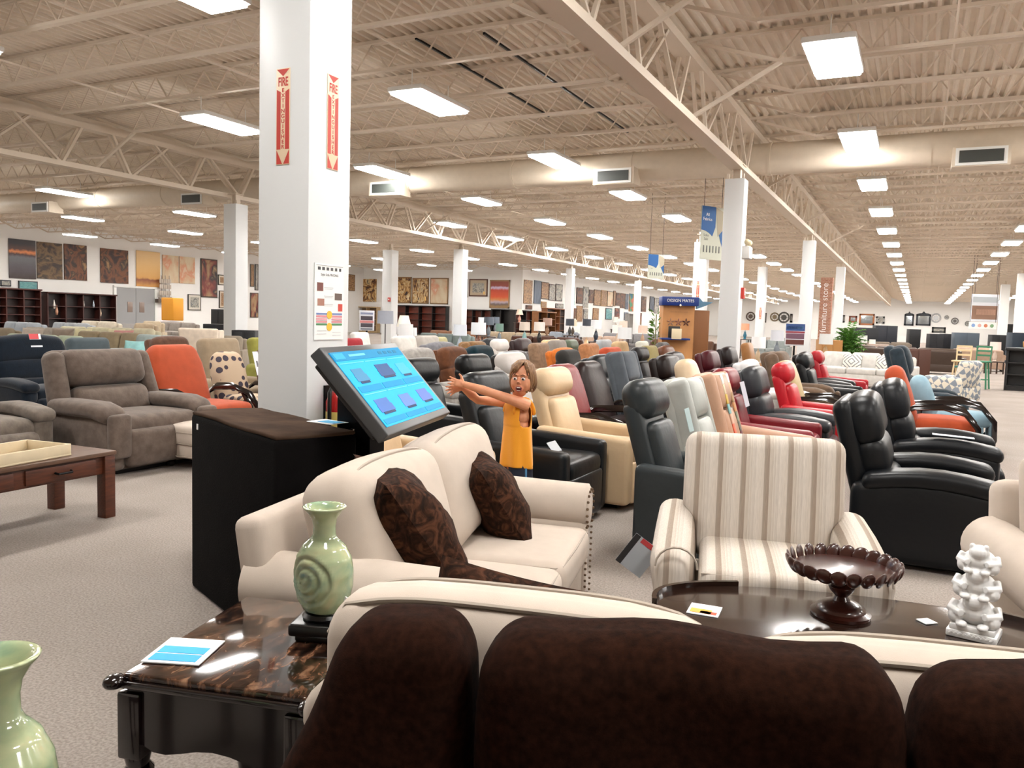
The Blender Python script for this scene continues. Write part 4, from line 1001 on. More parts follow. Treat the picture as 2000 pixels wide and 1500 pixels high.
# ---- ottoman
p = P(345, 905, 0); t = empty('ottoman', (-6.24+.36, 5.32+.42, 0), R(0), label='cream piped ottoman with black bun feet beside the cloth covered box', category='ottoman')
t.location = (p.x+.30, p.y+.22, 0)
MB().rb((0, 0, .31), (.62, .8, .2), .05, 3, 3, puff=(2, .3)).build('cushion', CREAM, t, smooth=180)
MB().rb((0, 0, .17), (.6, .78, .14), .02, 2).build('base', CREAM, t)
mb = MB()
for zz in (.345, .24, .12): mb.tube([(-.3, -.4, zz), (.3, -.4, zz), (.312, -.39, zz), (.312, .39, zz)], .006, 5)
mb.build('piping', WELT, t)
for x in (-.25, .25):
    for y in (-.33, .33): MB().lathe([(.025, 0), (.045, .02), (.05, .045), (.035, .07), (.05, .1)], 14, M=Matrix.Translation((x, y, 0))).build('foot', GLOSSBLACK, t)
# ================================================================ the child
kx, ky = -2.345, 4.83
KR = R(25.5)
kid = empty('person', (kx, ky, 0), KR, label='child in a yellow sleeveless shirt making a face with both arms stretched out', category='person')
SKIN, n, l, b = nt('skin'); no = N(n, 'TexNoise'); no.inputs['Scale'].default_value = 22; tc = N(n, 'TexCoord'); l.new(tc.outputs['Object'], no.inputs[0])
r1 = ramp(n, [(.3, 'cf8a66'), (.7, 'd99873')]); l.new(no.outputs[0], r1.inputs[0]); l.new(r1.outputs[0], b.inputs['Base Color']); b.inputs['Roughness'].default_value = .5
b.inputs['Subsurface Weight'].default_value = .08; b.inputs['Subsurface Radius'].default_value = (.02, .008, .004)
mb = MB()
fx, fy = -.866, -.5            # the way the chest faces (screen left and a little towards the camera)
lx, ly = .5, -.866             # his left, towards the camera
def B3(f, l_, z): return Vector((f*fx+l_*lx, f*fy+l_*ly, z))
BR = Matrix(((fx, lx, 0), (fy, ly, 0), (0, 0, 1)))
# torso, hips
for z, a, c in ((.90, .062, .10), (.86, .068, .105), (.80, .068, .098), (.73, .066, .092), (.66, .07, .095), (.60, .075, .104), (.55, .076, .106)):
    mb.ball(B3(0, 0, z), (a, c, .075), 18, 10, R3=BR)
mb.ball(B3(-.01, 0, .945), (.05, .09, .045), 16, 8, R3=BR)
mb.tube([B3(-.01, 0, .93), B3(.0, 0, .98), B3(.01, .0, 1.03)], [.045, .034, .034], 14)
for s in (-1, 1):
    mb.tube([B3(0, s*.055, .55), B3(.01, s*.06, .42), B3(.01, s*.06, .31), B3(-.005, s*.06, .22), B3(-.01, s*.06, .07), B3(-.01, s*.06, .03)], [.07, .06, .044, .046, .03, .032], 14)
    mb.rb(B3(.04, s*.062, .03), (.18, .07, .055), .026, 3, 2, R3=BR)
# head: faces the camera (local -y), tilted a touch
HC = Vector((.022, -.03, 1.108)); HR = (RZ(-14) @ RX(4))
def hp(x, y, z): return HC + HR @ Vector((x, y, z))
mb.ball(hp(0, .012, .03), (.08, .088, .082), 28, 18, R3=HR)       # skull
mb.ball(hp(0, -.018, -.02), (.072, .068, .078), 28, 18, R3=HR)     # face
mb.ball(hp(0, -.035, -.080), (.04, .034, .03), 16, 10, R3=HR)     # chin, jaw dropped
mb.ball(hp(0, -.062, -.038), (.038, .026, .036), 16, 10, R3=HR)    # muzzle
for s in (-1, 1):
    mb.ball(hp(s*.034, -.056, -.03), (.023, .022, .024), 12, 8, R3=HR)   # cheek
    mb.ball(hp(s*.026, -.074, .034), (.024, .011, .008), 12, 6, R3=HR)   # brow
    mb.ball(hp(s*.072, .006, -.008), (.01, .02, .026), 12, 8, R3=HR)     # ear
mb.tube([hp(0, -.08, .022), hp(0, -.092, .002), hp(0, -.1, -.012)], [.007, .009, .0115], 10)
for s in (-1, 1): mb.ball(hp(s*.009, -.093, -.013), (.0075, .008, .006), 8, 6)
# open mouth: a ring of lips
ml = [hp(math.cos(g)*.021, -.087+.006*abs(math.cos(g))-.0, -.052+math.sin(g)*.017) for g in [2*math.pi*k/16 for k in range(17)]]
mb.tube(ml, .0058, 8)
# arms: shoulder, elbow, wrist
LS, LE, LW = B3(-.0, .125, .945), Vector((-.165, -.10, 1.015)), Vector((-.355, -.065, 1.065))
RS, RE, RW_ = B3(.0, -.12, .94), Vector((-.27, .03, .955)), Vector((-.375, -.01, 1.045))
mb.tube([B3(0, .07, .93), LS, (LS+LE)/2, LE, LE.lerp(LW, .35), LW], [.045, .042, .034, .029, .031, .021], 14)
mb.tube([B3(0, -.07, .93), RS, (RS+RE)/2, RE, RE.lerp(RW_, .35), RW_], [.045, .042, .034, .029, .031, .021], 14)
def hand(w_, d, side, up, bends, splay=1):
    """w_ wrist, d forward, up = palm normal side, side = thumb side"""
    d = Vector(d).normalized(); side = Vector(side); side = (side-d*side.dot(d)).normalized(); nn = d.cross(side)
    Rm = Matrix((d, side, nn)).transposed()
    mb.rb(w_+d*.036, (.062, .052, .022), .0105, 3, 2, R3=Rm)
    mb.tube([w_-d*.02, w_+d*.02], [.02, .016], 10)
    for k, (off, L_f, sp) in enumerate(((.021, .046, .22), (.007, .052, .06), (-.007, .049, -.1), (-.021, .038, -.28))):
        a0 = w_+d*.062+side*off; dd = (d+side*sp*splay).normalized(); bd = bends[k]
        p1 = a0+dd*L_f*.45; d2 = (dd+nn*bd).normalized(); p2 = p1+d2*L_f*.32; d3 = (d2+nn*bd).normalized(); p3 = p2+d3*L_f*.26
        mb.tube([a0-dd*.012, a0, p1, p2, p3], [.0078, .0074, .0068, .0062, .0048], 8)
    t0 = w_+d*.016+side*.022; dt = (d*.55+side*.95).normalized()
    mb.tube([t0-dt*.008, t0+dt*.016, t0+dt*.036, t0+(dt+d*.2).normalized()*.052], [.011, .0098, .0082, .006], 8)
hand(LW, (-.9, -.1, .15), (-.1, .2, 1), None, (.12, .1, .15, .25), 1.2)
hand(RW_, (-.8, -.2, -.28), (-.35, .1, .9), None, (-.1, -.15, -.2, -.3), 1.3)
body = mb.build('body', SKIN, kid, smooth=180)
md = body.modifiers.new('r', 'REMESH'); md.mode = 'VOXEL'; md.voxel_size = .0042; md.use_smooth_shade = True
md = body.modifiers.new('s', 'SMOOTH'); md.factor = .5; md.iterations = 3
# face parts
EYEW = mat('eye_white', 'e4dfdb', .2); IRIS = mat('iris', '3c2a22', .15); LIP = mat('lip', 'a8584c', .4); MOUTH = mat('mouth_inside', '4a1618', .5); TOOTH = mat('tooth', 'ebe6dc', .3)
for s in (-1, 1):
    MB().ball(hp(s*.027, -.0765, .012), (.0145, .008, .0105), 14, 10, R3=HR).build('eye', EYEW, kid, smooth=180)
    MB().ball(hp(s*.027-.001, -.0835, .012), (.0068, .0022, .0072), 12, 8, R3=HR).build('iris', IRIS, kid, smooth=180)
    MB().tube([hp(s*.012, -.087, .036), hp(s*.026, -.086, .041), hp(s*.042, -.076, .036)], [.0022, .0028, .0016], 6).build('eyebrow', mat('brow_hair', '6b4a33', .8), kid)
MB().ball(hp(0, -.087, -.052), (.0175, .006, .0135), 16, 10, R3=HR).build('mouth', MOUTH, kid, smooth=180)
MB().tube([hp(math.cos(g)*.0205, -.0915+.006*abs(math.cos(g)), -.052+math.sin(g)*.0165) for g in [2*math.pi*k/20 for k in range(21)]], .0036, 8).build('lips', LIP, kid, smooth=180)
mt = MB()
for k in range(4): mt.rb(hp(-.009+.006*k, -.0925, -.0425), (.0052, .003, .007), .0012, 1, R3=HR)
for k in range(4): mt.rb(hp(-.0075+.005*k, -.092, -.0625), (.0045, .003, .005), .0012, 1, R3=HR)
mt.build('teeth', TOOTH, kid)
# hair: wavy bob with a fringe swept to one side
HAIR, n, l, b = nt('hair_brown'); tc = N(n, 'TexCoord'); mp = N(n, 'Mapping'); mp.inputs['Scale'].default_value = (60, 60, 8); no = N(n, 'TexNoise'); no.inputs['Scale'].default_value = 2; no.inputs['Detail'].default_value = 4
l.new(tc.outputs['Object'], mp.inputs[0]); l.new(mp.outputs[0], no.inputs[0]); r1 = ramp(n, [(.3, '5c3f28'), (.55, '85603f'), (.75, 'a9825a')]); l.new(no.outputs[0], r1.inputs[0]); l.new(r1.outputs[0], b.inputs['Base Color']); b.inputs['Roughness'].default_value = .5
mh = MB(); rnd = random.Random(4)
mh.ball(hp(0, .024, .042), (.079, .084, .082), 24, 16, R3=HR)
for k in range(54):
    a_ = -math.pi*.5 + (k/53)*2*math.pi
    a_ = R(-62)+ (k/53)*R(304)             # leaves the face open
    cx_, cy_ = math.cos(a_), math.sin(a_)
    # a_=-90deg would be the face; strands start at the crown and fall down the sides
    ang = R(-90)+R(33)+(k/53)*R(360-66)
    cx_, cy_ = math.cos(ang), math.sin(ang)
    front = max(0, -cy_)
    wv = rnd.uniform(-.008, .008); ln = -.066+rnd.uniform(-.02, .012)
    mh.tube([hp(cx_*.03, .018+cy_*.03, .12), hp(cx_*.066, .018+cy_*.072, .088), hp(cx_*.08, .02+cy_*.082, .03), hp(cx_*(.081+wv), .02+cy_*.082, -.02), hp(cx_*(.072+wv*2), .016+cy_*.074, ln+.025), hp(cx_*(.078-wv), .012+cy_*.074, ln)], [.007, .0105, .010, .0095, .008, .003], 7)
for k in range(9):                           # fringe
    u = -1+k/4
    if abs(u-.1) < .5: continue
    mh.tube([hp(.018, -.0, .12), hp(.018+u*.025, -.05, .108), hp(.012+u*.052, -.078, .074), hp(.0+u*.068, -.078+.02*abs(u), .05-.02*abs(u))], [.008, .01, .008, .003], 7)
mh.build('hair', HAIR, kid, smooth=180)
# shirt
YEL = mat('yellow_jersey', 'f0a01e', .8, bump=.2, bscale=300, sheen=.2)
ms = MB(); nseg = 96; zs = [.525, .56, .62, .68, .74, .78]+[.79+.008*k for k in range(21)]+[.965, .98]
rings = []
for z in zs:
    if z < .8: a_, c_ = .098-.02*(z-.525)/.275, .135-.022*(z-.525)/.275
    else:
        u = (z-.8)/.18; a_ = .080-.012*u-.02*max(0, u-.6); c_ = .114+.012*u-.055*max(0, u-.55)**1.2*2
    ring = []
    for k in range(nseg):
        g = 2*math.pi*k/nseg; wob = 1+.085*math.sin(g*6+z*5)*max(0, (.85-z)/.33)+.02*math.sin(g*3+1)*max(0, (.85-z)/.33)
        ring.append(B3(math.cos(g)*a_*wob, math.sin(g)*c_*wob, z+.006*math.sin(g*2)*(z < .53)))
    rings.append(ring)
vs = [p for r_ in rings for p in r_]; fs = []
for i in range(len(zs)-1):
    zm = (zs[i]+zs[i+1])/2
    for k in range(nseg):
        g = 2*math.pi*(k+.5)/nseg; side = abs(math.sin(g))
        if ((zm-.875)/.078)**2+((1-side)/.17)**2 < 1: continue
        if zm > .955 and side < .4: continue
        k2 = (k+1) % nseg; fs.append((i*nseg+k, i*nseg+k2, (i+1)*nseg+k2, (i+1)*nseg+k))
ms.add(vs, fs)
for s in (-1, 1): ms.tube([B3(-.072, s*.09, .87), B3(-.064, s*.084, .92), B3(-.045, s*.074, .965), B3(-.01, s*.068, .985), B3(.03, s*.066, .972), B3(.058, s*.068, .93), B3(.07, s*.07, .88)], .016, 8, flat=(1.3, .25))
sh = ms.build('shirt', YEL, kid, smooth=180); md = sh.modifiers.new('t', 'SOLIDIFY'); md.thickness = .006; md.offset = 1
md = sh.modifiers.new('u', 'SUBSURF'); md.levels = md.render_levels = 1
NAVY = mat('navy_jersey', '131a2c', .8)
for s in (-1, 1):
    so_ = MB().lathe([(.094, .30), (.096, .31), (.092, .42), (.086, .53), (.08, .60)], 24, f=lambda x, y, z, s=s: tuple(B3(x*.98, y*.78+s*.06, z))).build('shorts_leg', NAVY, kid, smooth=180)
    MB().tube([B3(.0, s*(.06+.078), .31), B3(.0, s*(.06+.074), .42), B3(.0, s*(.06+.069), .53)], .005, 6, flat=(1.8, 1)).build('stripe', mat('light_blue', '5f9fd0', .8), so_)
    MB().rb(B3(.035, s*.062, .032), (.2, .085, .062), .028, 3, 2, R3=BR).build('shoe', mat('shoe_dark', '2a2a30', .6), kid)
# ================================================================ things on the walls
def pic_mat(name, stops, scale=4, dist=2, stretch=(1, 1, 1), rough=.5):
    m, n, l, b = nt(name); tc = N(n, 'TexCoord'); mp = N(n, 'Mapping'); mp.inputs['Scale'].default_value = stretch
    oi = N(n, 'ObjectInfo'); va = N(n, 'VectorMath', operation='ADD'); vs_ = N(n, 'VectorMath', operation='SCALE'); vs_.inputs[0].default_value = (7, 5, 9); l.new(oi.outputs['Random'], vs_.inputs['Scale'])
    no = N(n, 'TexNoise'); no.inputs['Scale'].default_value = scale; no.inputs['Distortion'].default_value = dist; no.inputs['Detail'].default_value = 4
    l.new(tc.outputs['Generated'], mp.inputs[0]); l.new(mp.outputs[0], va.inputs[0]); l.new(vs_.outputs[0], va.inputs[1]); l.new(va.outputs[0], no.inputs[0])
    r = ramp(n, [(.3+.4*i/(len(stops)-1), c) for i, c in enumerate(stops)]); l.new(no.outputs[0], r.inputs[0]); l.new(r.outputs[0], b.inputs['Base Color']); b.inputs['Roughness'].default_value = rough; return m
def band_mat(name, stops):
    """horizontal bands by height"""
    m, n, l, b = nt(name); tc = N(n, 'TexCoord'); sx = N(n, 'SeparateXYZ'); l.new(tc.outputs['Generated'], sx.inputs[0])
    no = N(n, 'TexNoise'); no.inputs['Scale'].default_value = 6; l.new(tc.outputs['Generated'], no.inputs[0])
    ad = N(n, 'MathDummy') if False else N(n, 'Math', operation='MULTIPLY_ADD'); ad.inputs[1].default_value = .12; l.new(no.outputs[0], ad.inputs[0]); l.new(sx.outputs[2], ad.inputs[2])
    r = ramp(n, stops); l.new(ad.outputs[0], r.inputs[0]); l.new(r.outputs[0], b.inputs['Base Color']); b.inputs['Roughness'].default_value = .5; return m
ART = {
 'sunset': band_mat('art_sunset', [(.05, '3a2a28'), (.4, '5d5a60'), (.6, '6f7076'), (.68, '4d3b3a'), (.74, 'e08a55'), (.8, '5b423c'), (.95, '3d3a3e')]),
 'brown': pic_mat('art_brown', ['1e1512', '3a2a20', '7a6040', '2f2620', '8a7050'], 2, .5, (1, 1, 2)),
 'rust': pic_mat('art_rust', ['1c1718', '3a2420', '7a4a2c', '2a2220', 'a07a50'], 2.4, .9),
 'gold': band_mat('art_gold', [(.1, 'c9924e'), (.25, '8a4f3c'), (.3, 'd9a45c'), (.6, 'e3b877'), (.95, 'e9c58f')]),
 'peach': pic_mat('art_peach', ['d9c9ae', 'd5c4a6', 'cfb493', 'd08f70', 'd9c9ae'], 1.6, .5),
 'figure': pic_mat('art_figure', ['b39471', '9d7c5c', '7d3a34', '2c2a30', 'a88a68'], 1.6, .6),
 'grey': pic_mat('art_grey', ['2c3036', '8a8c8c', 'b9b4a6', '4a4e55', 'c9c2b0'], 3, 1),
 'orange': band_mat('art_orange', [(.08, '9a7a4a'), (.17, '6a5a5a'), (.24, 'b7a7b4'), (.32, 'c98a4e'), (.45, 'd0552a'), (.72, 'b9432a'), (.8, 'c9bcd8'), (.88, '96443a'), (1, '8f4a3a')]),
 'floral': pic_mat('art_floral', ['1a1310', '5a3420', 'b58a4e', 'd8c39a', '3a2418'], 2.4, 3),
 'blue': pic_mat('art_blue', ['4a5668', '5d6a7c', '3c4658', '8fa0aa'], 2, 1, (1, 1, .4)),
 'teal': pic_mat('art_teal', ['2c6a74', '7ab4b4', '4a8a90', 'b9c9c0'], 2, 1, (1, 1, 4)),
 'bright': pic_mat('art_bright', ['1d5f8a', '2f8a5a', 'c2482e', 'd07a3a', '2a4a7a'], 1.8, 1),
 'tan': pic_mat('art_tan', ['8a6a4c', 'b48e64', '6a4a38', 'c9a880'], 3, 2, (1, 1, 2)),
 'mirror': mat('mirror_glass', 'b9c0c4', .06, 1)}
def pic(wall, x0, y0, x1, y1, art, fr, label, fw_=.05, mat_=None, cat='picture', group=None, name='framed_picture', tagc=None):
    """wall: L (x=XL), S (x=XM), R (y=YM), B (y=YF); photo pixels of the picture's edges"""
    ym = (y0+y1)/2; xm = (x0+x1)/2
    if wall == 'S': label += ' on the side wall'
    pos = {'L': lambda x, y: PX(x, y, XL), 'S': lambda x, y: PX(x, y, XM), 'R': lambda x, y: PY(x, y, YM), 'B': lambda x, y: PY(x, y, YF)}[wall]
    a, b_ = pos(x0, ym), pos(x1, ym); zt, zb = pos(xm, y0).z, pos(xm, y1).z
    if wall in 'LS': w_ = abs(b_.y-a.y); c = Vector(((XL if wall == 'L' else XM)+.05, (a.y+b_.y)/2, (zt+zb)/2)); rz = math.pi/2
    else: w_ = abs(b_.x-a.x); c = Vector(((a.x+b_.x)/2, (YM if wall == 'R' else YF)-.05, (zt+zb)/2)); rz = 0
    h_ = zt-zb
    t = empty(name, c, rz, label=label, category=cat, group=group)      # front is local -y
    if fr:
        mb = MB()
        for cc, dd in (((0, 0, h_/2-fw_/2), (w_, .06, fw_)), ((0, 0, -h_/2+fw_/2), (w_, .06, fw_)), ((w_/2-fw_/2, 0, 0), (fw_, .06, h_)), ((-w_/2+fw_/2, 0, 0), (fw_, .06, h_))): mb.box(cc, dd)
        mb.build('frame', PAINT, t, color=fr)
    q = fw_ if fr else 0
    if mat_: MB().box((0, -.0, 0), (w_-2*q, .04, h_-2*q)).build('mat_board', PAINT, t, color=mat_); q += w_*.13
    MB().box((0, -.006, 0), (w_-2*q, .05, h_-2*q)).build('canvas', ART[art], t)
    if tagc: MB().box((w_*.33, -.05, -h_*.3), (w_*.08, .01, h_*.16)).build('price_tag', PAINT, t, color=tagc)
    return t
GL = 'pictures on the left wall'; GM = 'pictures on the recessed wall'; GS = 'pictures along the side wall'; GB = 'decor on the far back wall'
pic('L', 16, 468, 68, 544, 'sunset', None, 'sunset over water canvas, first of three in the top left', group=GL)
pic('L', 71, 474, 120, 545, 'brown', None, 'dark brown landscape canvas in the middle of the three', group=GL)
pic('L', 124, 478, 168, 547, 'rust', None, 'dark canvas with a glowing moon shape, third of the three', group=GL)
pic('L', 195, 487, 249, 553, 'rust', None, 'square rust and black abstract canvas above the double door\'s left side', group=GL)
pic('L', 265, 491, 311, 560, 'gold', None, 'golden sky and red tree canvas above the double door', group=GL)
pic('L', 316, 499, 347, 552, 'peach', None, 'pale canvas with a small red flower', group=GL)
pic('L', 349, 502, 379, 554, 'peach', None, 'pale canvas with a larger orange flower', group=GL)
pic('L', 391, 506, 423, 581, 'figure', '3f352c', 'tall framed painting of a dark red figure', fw_=.07, group=GL)
pic('L', 425, 537, 444, 557, 'tan', '44413c', 'small framed print above the orange one by the white column', mat_='cfc4b0', group=GL)
pic('L', 427, 568, 446, 602, 'tan', '3a3733', 'framed print with an orange sun by the white column', mat_='c9b9a4', group=GL)
pic('L', 366, 575, 391, 606, 'grey', '33302c', 'framed print of a blue grey horse', mat_='cfc9bd', group=GL)
pic('L', 0, 547, 20, 559, 'grey', '3a4048', 'leftmost low framed panorama over the bookcase', group=GL)
pic('L', 35, 549, 72, 566, 'teal', '3a4044', 'framed panorama leaning on the tall bookcase', group=GL)
pic('L', 488, 516, 495, 560, 'tan', '5a5248', 'narrow framed print just left of the big column', group=GL)
pic('L', 497, 516, 503, 567, 'grey', '3a3733', 'narrow dark print touching the big column\'s edge', group=GL)
pic('L', 488, 572, 503, 620, 'figure', '4a382c', 'brown framed print low beside the big column', group=GL)
pic('L', 676, 536, 692, 568, 'tan', '6a5a48', 'framed beige print right of the big column', group=GM)
pic('R', 696, 545, 736, 589, 'floral', None, 'dark canvas of a gold flower and mauve circle', group=GM)
pic('R', 773, 541, 804, 592, 'floral', '8a6a44', 'gold framed dark floral, first of three', fw_=.09, group=GM, tagc='e8d8b0')
pic('R', 806, 543, 838, 593, 'floral', '8a6a44', 'gold framed yellow floral, middle of three', fw_=.09, group=GM, tagc='e8c070')
pic('R', 841, 543, 876, 594, 'peach', '8a6a44', 'gold framed rosy floral, third of three', fw_=.09, group=GM)
pic('R', 906, 545, 914, 581, 'grey', '2c2a2c', 'dark narrow picture right of the white column', group=GM)
pic('R', 917, 545, 953, 579, 'grey', '5a3a2c', 'wide framed street scene with a pale mat', fw_=.1, mat_='b9a890', group=GM, tagc='e8c070')
pic('R', 957, 547, 996, 602, 'orange', '9a7a58', 'large framed orange and white striped abstract', fw_=.1, group=GM)
for k, (x0, y0, x1, y1, a_, f_, lb) in enumerate([
 (1022, 547, 1038, 593, 'tan', None, 'brown tall canvas, first on the side wall by the corner'), (1042, 548, 1055, 593, 'blue', None, 'tall slate blue canvas'),
 (1056, 551, 1070, 584, 'tan', '4a382c', 'framed amber print right of the slate blue canvas'), (1071, 555, 1083, 587, 'grey', '4a2c24', 'framed dark blue figure print'), (1084, 555, 1097, 588, 'grey', '3c3430', 'framed silver print with a glare spot'),
 (1110, 560, 1121, 596, 'teal', None, 'tall turquoise canvas'), (1125, 562, 1137, 593, 'rust', '3a2a24', 'framed orange brown print right of the turquoise canvas'), (1138, 560, 1148, 602, 'grey', None, 'tall grey canvas standing highest in the row'),
 (1149, 566, 1158, 592, 'rust', None, 'maroon and grey canvas'), (1159, 566, 1172, 597, 'tan', '5a4636', 'framed print with tan and red figures'), (1173, 567, 1184, 598, 'tan', 'b08a52', 'gold framed tan print'), (1185, 569, 1196, 599, 'peach', '4a3a30', 'framed pale figure print'),
 (1197, 568, 1201, 598, 'tan', '6a5036', 'very narrow wooden framed print'), (1202, 572, 1211, 597, 'rust', None, 'purple brown canvas'), (1211, 573, 1220, 602, 'rust', None, 'rust and plum canvas'), (1220, 574, 1226, 604, 'blue', None, 'narrow lilac canvas'),
 (1228, 574, 1242, 608, 'bright', None, 'bright canvas in red green and blue'), (1252, 579, 1261, 609, 'rust', None, 'red brown tall canvas left of the display stand'), (1268, 579, 1276, 608, 'blue', '4a4038', 'framed blue print left of the display stand'), (1277, 582, 1286, 612, 'grey', '3c342c', 'dark framed print nearest the display stand'),
 (1056, 589, 1066, 601, 'tan', 'b08a52', 'small gold framed print below the amber one'), (1026, 596, 1038, 604, 'rust', '4a2c24', 'small red print above the brown shelves'), (1084, 593, 1099, 602, 'grey', '4a4038', 'small wide print below the silver one'),
 (1115, 602, 1124, 622, 'rust', None, 'low maroon print beside the lamps'), (1125, 597, 1136, 628, 'tan', '6a4e36', 'low wooden framed tan print'), (1138, 604, 1147, 624, 'grey', '5a4636', 'low framed dark print'), (1157, 602, 1168, 628, 'tan', '7a5230', 'low framed golden print with a thick brown frame'),
 (1182, 602, 1194, 624, 'teal', '3c342c', 'low framed grey green print'), (1200, 602, 1209, 622, 'figure', '4a2c24', 'low framed rose print'), (1218, 610, 1226, 625, 'blue', None, 'low violet canvas'), (1245, 611, 1252, 634, 'figure', '6a4636', 'low red brown print by the lamps')]):
    pic('S', x0, y0, x1, y1, a_, f_, lb, group=GS)
for (x0, y0, x1, y1, a_, f_, lb) in [(1640, 615, 1650, 630, 'grey', '6a6a64', 'grey framed mirror behind the palm'), (1658, 617, 1674, 630, 'mirror', '8a4a30', 'brown framed mirror behind the palm'), (1678, 613, 1708, 635, 'mirror', 'a8683c', 'large copper framed mirror on the back wall'),
 (1711, 618, 1728, 632, 'grey', '9a9a98', 'pale oval framed picture on the back wall'), (1766, 614, 1785, 636, 'mirror', '2c3038', 'narrow black crested mirror'), (1789, 614, 1818, 636, 'mirror', '2c3038', 'wide black crested mirror'),
 (1820, 639, 1847, 650, 'grey', '3c3c3c', 'low wide grey print under the round mirror'), (1492, 611, 1497, 630, 'grey', '3c342c', 'narrow black print between the columns'), (1543, 613, 1548, 630, 'grey', '3c342c', 'narrow dark print beside the third column')]:
    t = pic('B', x0, y0, x1, y1, a_, f_, lb, group=GB, fw_=.22, name='framed_mirror' if a_ == 'mirror' else 'framed_picture', cat='mirror' if a_ == 'mirror' else 'picture')
    if 'crested' in lb:
        w_ = PY(x1, 620, YF).x-PY(x0, 620, YF).x; hh = (PY(x0, y0, YF).z-PY(x0, y1, YF).z)/2
        MB().prism([(-w_/2, hh), (-w_*.3, hh+.12), (-w_*.12, hh+.16), (0, hh+.4), (w_*.12, hh+.16), (w_*.3, hh+.12), (w_/2, hh)], -.03, .03).build('crest', PAINT, t, color='2c3038')
for px, py, r_, lb, c in ((1466, 618, 8, 'round dark wooden wall plaque', '5a4a42'), (1513, 619, 8, 'round brass sunburst wall clock', '7a6a50'), (1531, 620, 10, 'larger round metal wall medallion', '4a4844'), (1828, 621, 9, 'round bright mirror', 'b9bcc0'), (1865, 627, 6.5, 'small round dark wall medallion', '6a6664'), (1890, 632, 5, 'grey oval wall ornament half behind the hanging poster', '7a7c78'), (1849, 620, 4, 'small grey cross shaped wall ornament', '8a8a88')):
    p = PY(px, py, YF-.08); q = (PY(px+r_, py, YF)-PY(px, py, YF)).length
    t = empty('wall_medallion', p, label=lb+' on the far back wall', category='wall ornament', group=GB)
    M = RX(90).to_4x4(); MB().tube([(q*math.cos(a_), 0, q*math.sin(a_)) for a_ in [2*math.pi*k/20 for k in range(21)]], q*.16, 6).build('ring', PAINT, t, color=c)
    MB().tube([(0, .03, 0), (0, -.02, 0)], q*.55, 16).build('disc', PAINT, t, color=c if 'mirror' not in lb else 'd9dde0')
    mb = MB()
    for k in range(8): a_ = math.pi*k/4; mb.bar((0, 0, 0), (q*math.cos(a_), 0, q*math.sin(a_)), q*.06)
    mb.build('spokes', PAINT, t, color=c)
# ---------------------------------------------------------------- bookcases and cabinets
BKC = mat('bookcase_wood', rough=.4, mottle=.2, mscale=4, stretch=(8, 8, 1))
def bookcase(x, y, rz, W, D, H, cols, shelves, color, label, cat='bookcase', group=None, back=None):
    """front faces local -y"""
    t = empty('bookcase', (x, y, 0), R(rz), label=label, category=cat, group=group)
    mb = MB(); cw = W/cols
    for k in range(cols+1): mb.box((-W/2+cw*k, 0, H/2), (.06, D, H))
    mb.box((0, 0, .05), (W, D, .1)); mb.build('side_panels', BKC, t, color=color)
    MB().rb((0, -.03, H-.03), (W+.12, D+.1, .08), .02, 1).build('cornice', BKC, t, color=color)
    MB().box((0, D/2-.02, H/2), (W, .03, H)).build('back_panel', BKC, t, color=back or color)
    for k in range(cols):
        for j in range(shelves): MB().box((-W/2+cw*(k+.5), 0, .12+(H-.2)*j/shelves), (cw-.06, D-.04, .035)).build('shelf', BKC, t, color=color)
    return t
def wcase(wall, x0, x1, ytop, cols, shelves, color, label, D=.5, back=None, off=.4, cat='bookcase'):
    if wall == 'L': a, b_ = PX(x0, 600, XL+off), PX(x1, 600, XL+off); z = PX((x0+x1)/2, ytop, XL+off).z; return bookcase(XL+off, (a.y+b_.y)/2, 90, abs(b_.y-a.y), D, z, cols, shelves, color, label, cat, back=back)
    if wall == 'S': a, b_ = PX(x0, 600, XM+off), PX(x1, 600, XM+off); z = PX((x0+x1)/2, ytop, XM+off).z; return bookcase(XM+off, (a.y+b_.y)/2, 90, abs(b_.y-a.y), D, z, cols, shelves, color, label, cat, back=back)
    a, b_ = PY(x0, 600, YM-off), PY(x1, 600, YM-off); z = PY((x0+x1)/2, ytop, YM-off).z; return bookcase((a.x+b_.x)/2, YM-off, 0, abs(b_.x-a.x), D, z, cols, shelves, color, label, cat, back=back)
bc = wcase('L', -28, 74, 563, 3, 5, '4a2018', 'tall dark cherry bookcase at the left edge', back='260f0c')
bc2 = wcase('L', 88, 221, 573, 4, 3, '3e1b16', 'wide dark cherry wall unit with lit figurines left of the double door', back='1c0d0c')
wcase('R', 681, 739, 599, 3, 4, 'b59a72', 'light oak bookcase behind the poster stand', back='7a6248')
wcase('R', 770, 874, 597, 4, 4, '15100f', 'black wall unit with rust coloured back panels', back='6a2a18')
wcase('R', 908, 962, 605, 3, 4, '1c1513', 'black cabinet wall unit right of the thin white column', back='6a2e1a')
wcase('R', 964, 998, 604, 2, 2, '100d0c', 'black armoire at the corner of the recessed wall')
wcase('S', 1002, 1042, 606, 2, 3, '16110f', 'black bookcase just past the corner', back='6a2e1c', off=.9)
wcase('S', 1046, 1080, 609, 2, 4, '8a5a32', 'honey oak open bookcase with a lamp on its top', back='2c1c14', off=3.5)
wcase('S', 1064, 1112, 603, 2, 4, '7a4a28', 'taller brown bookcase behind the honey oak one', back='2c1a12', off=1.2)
wcase('S', 1226, 1244, 613, 1, 1, '9a9894', 'grey painted cupboard among the lamps', off=2.0)
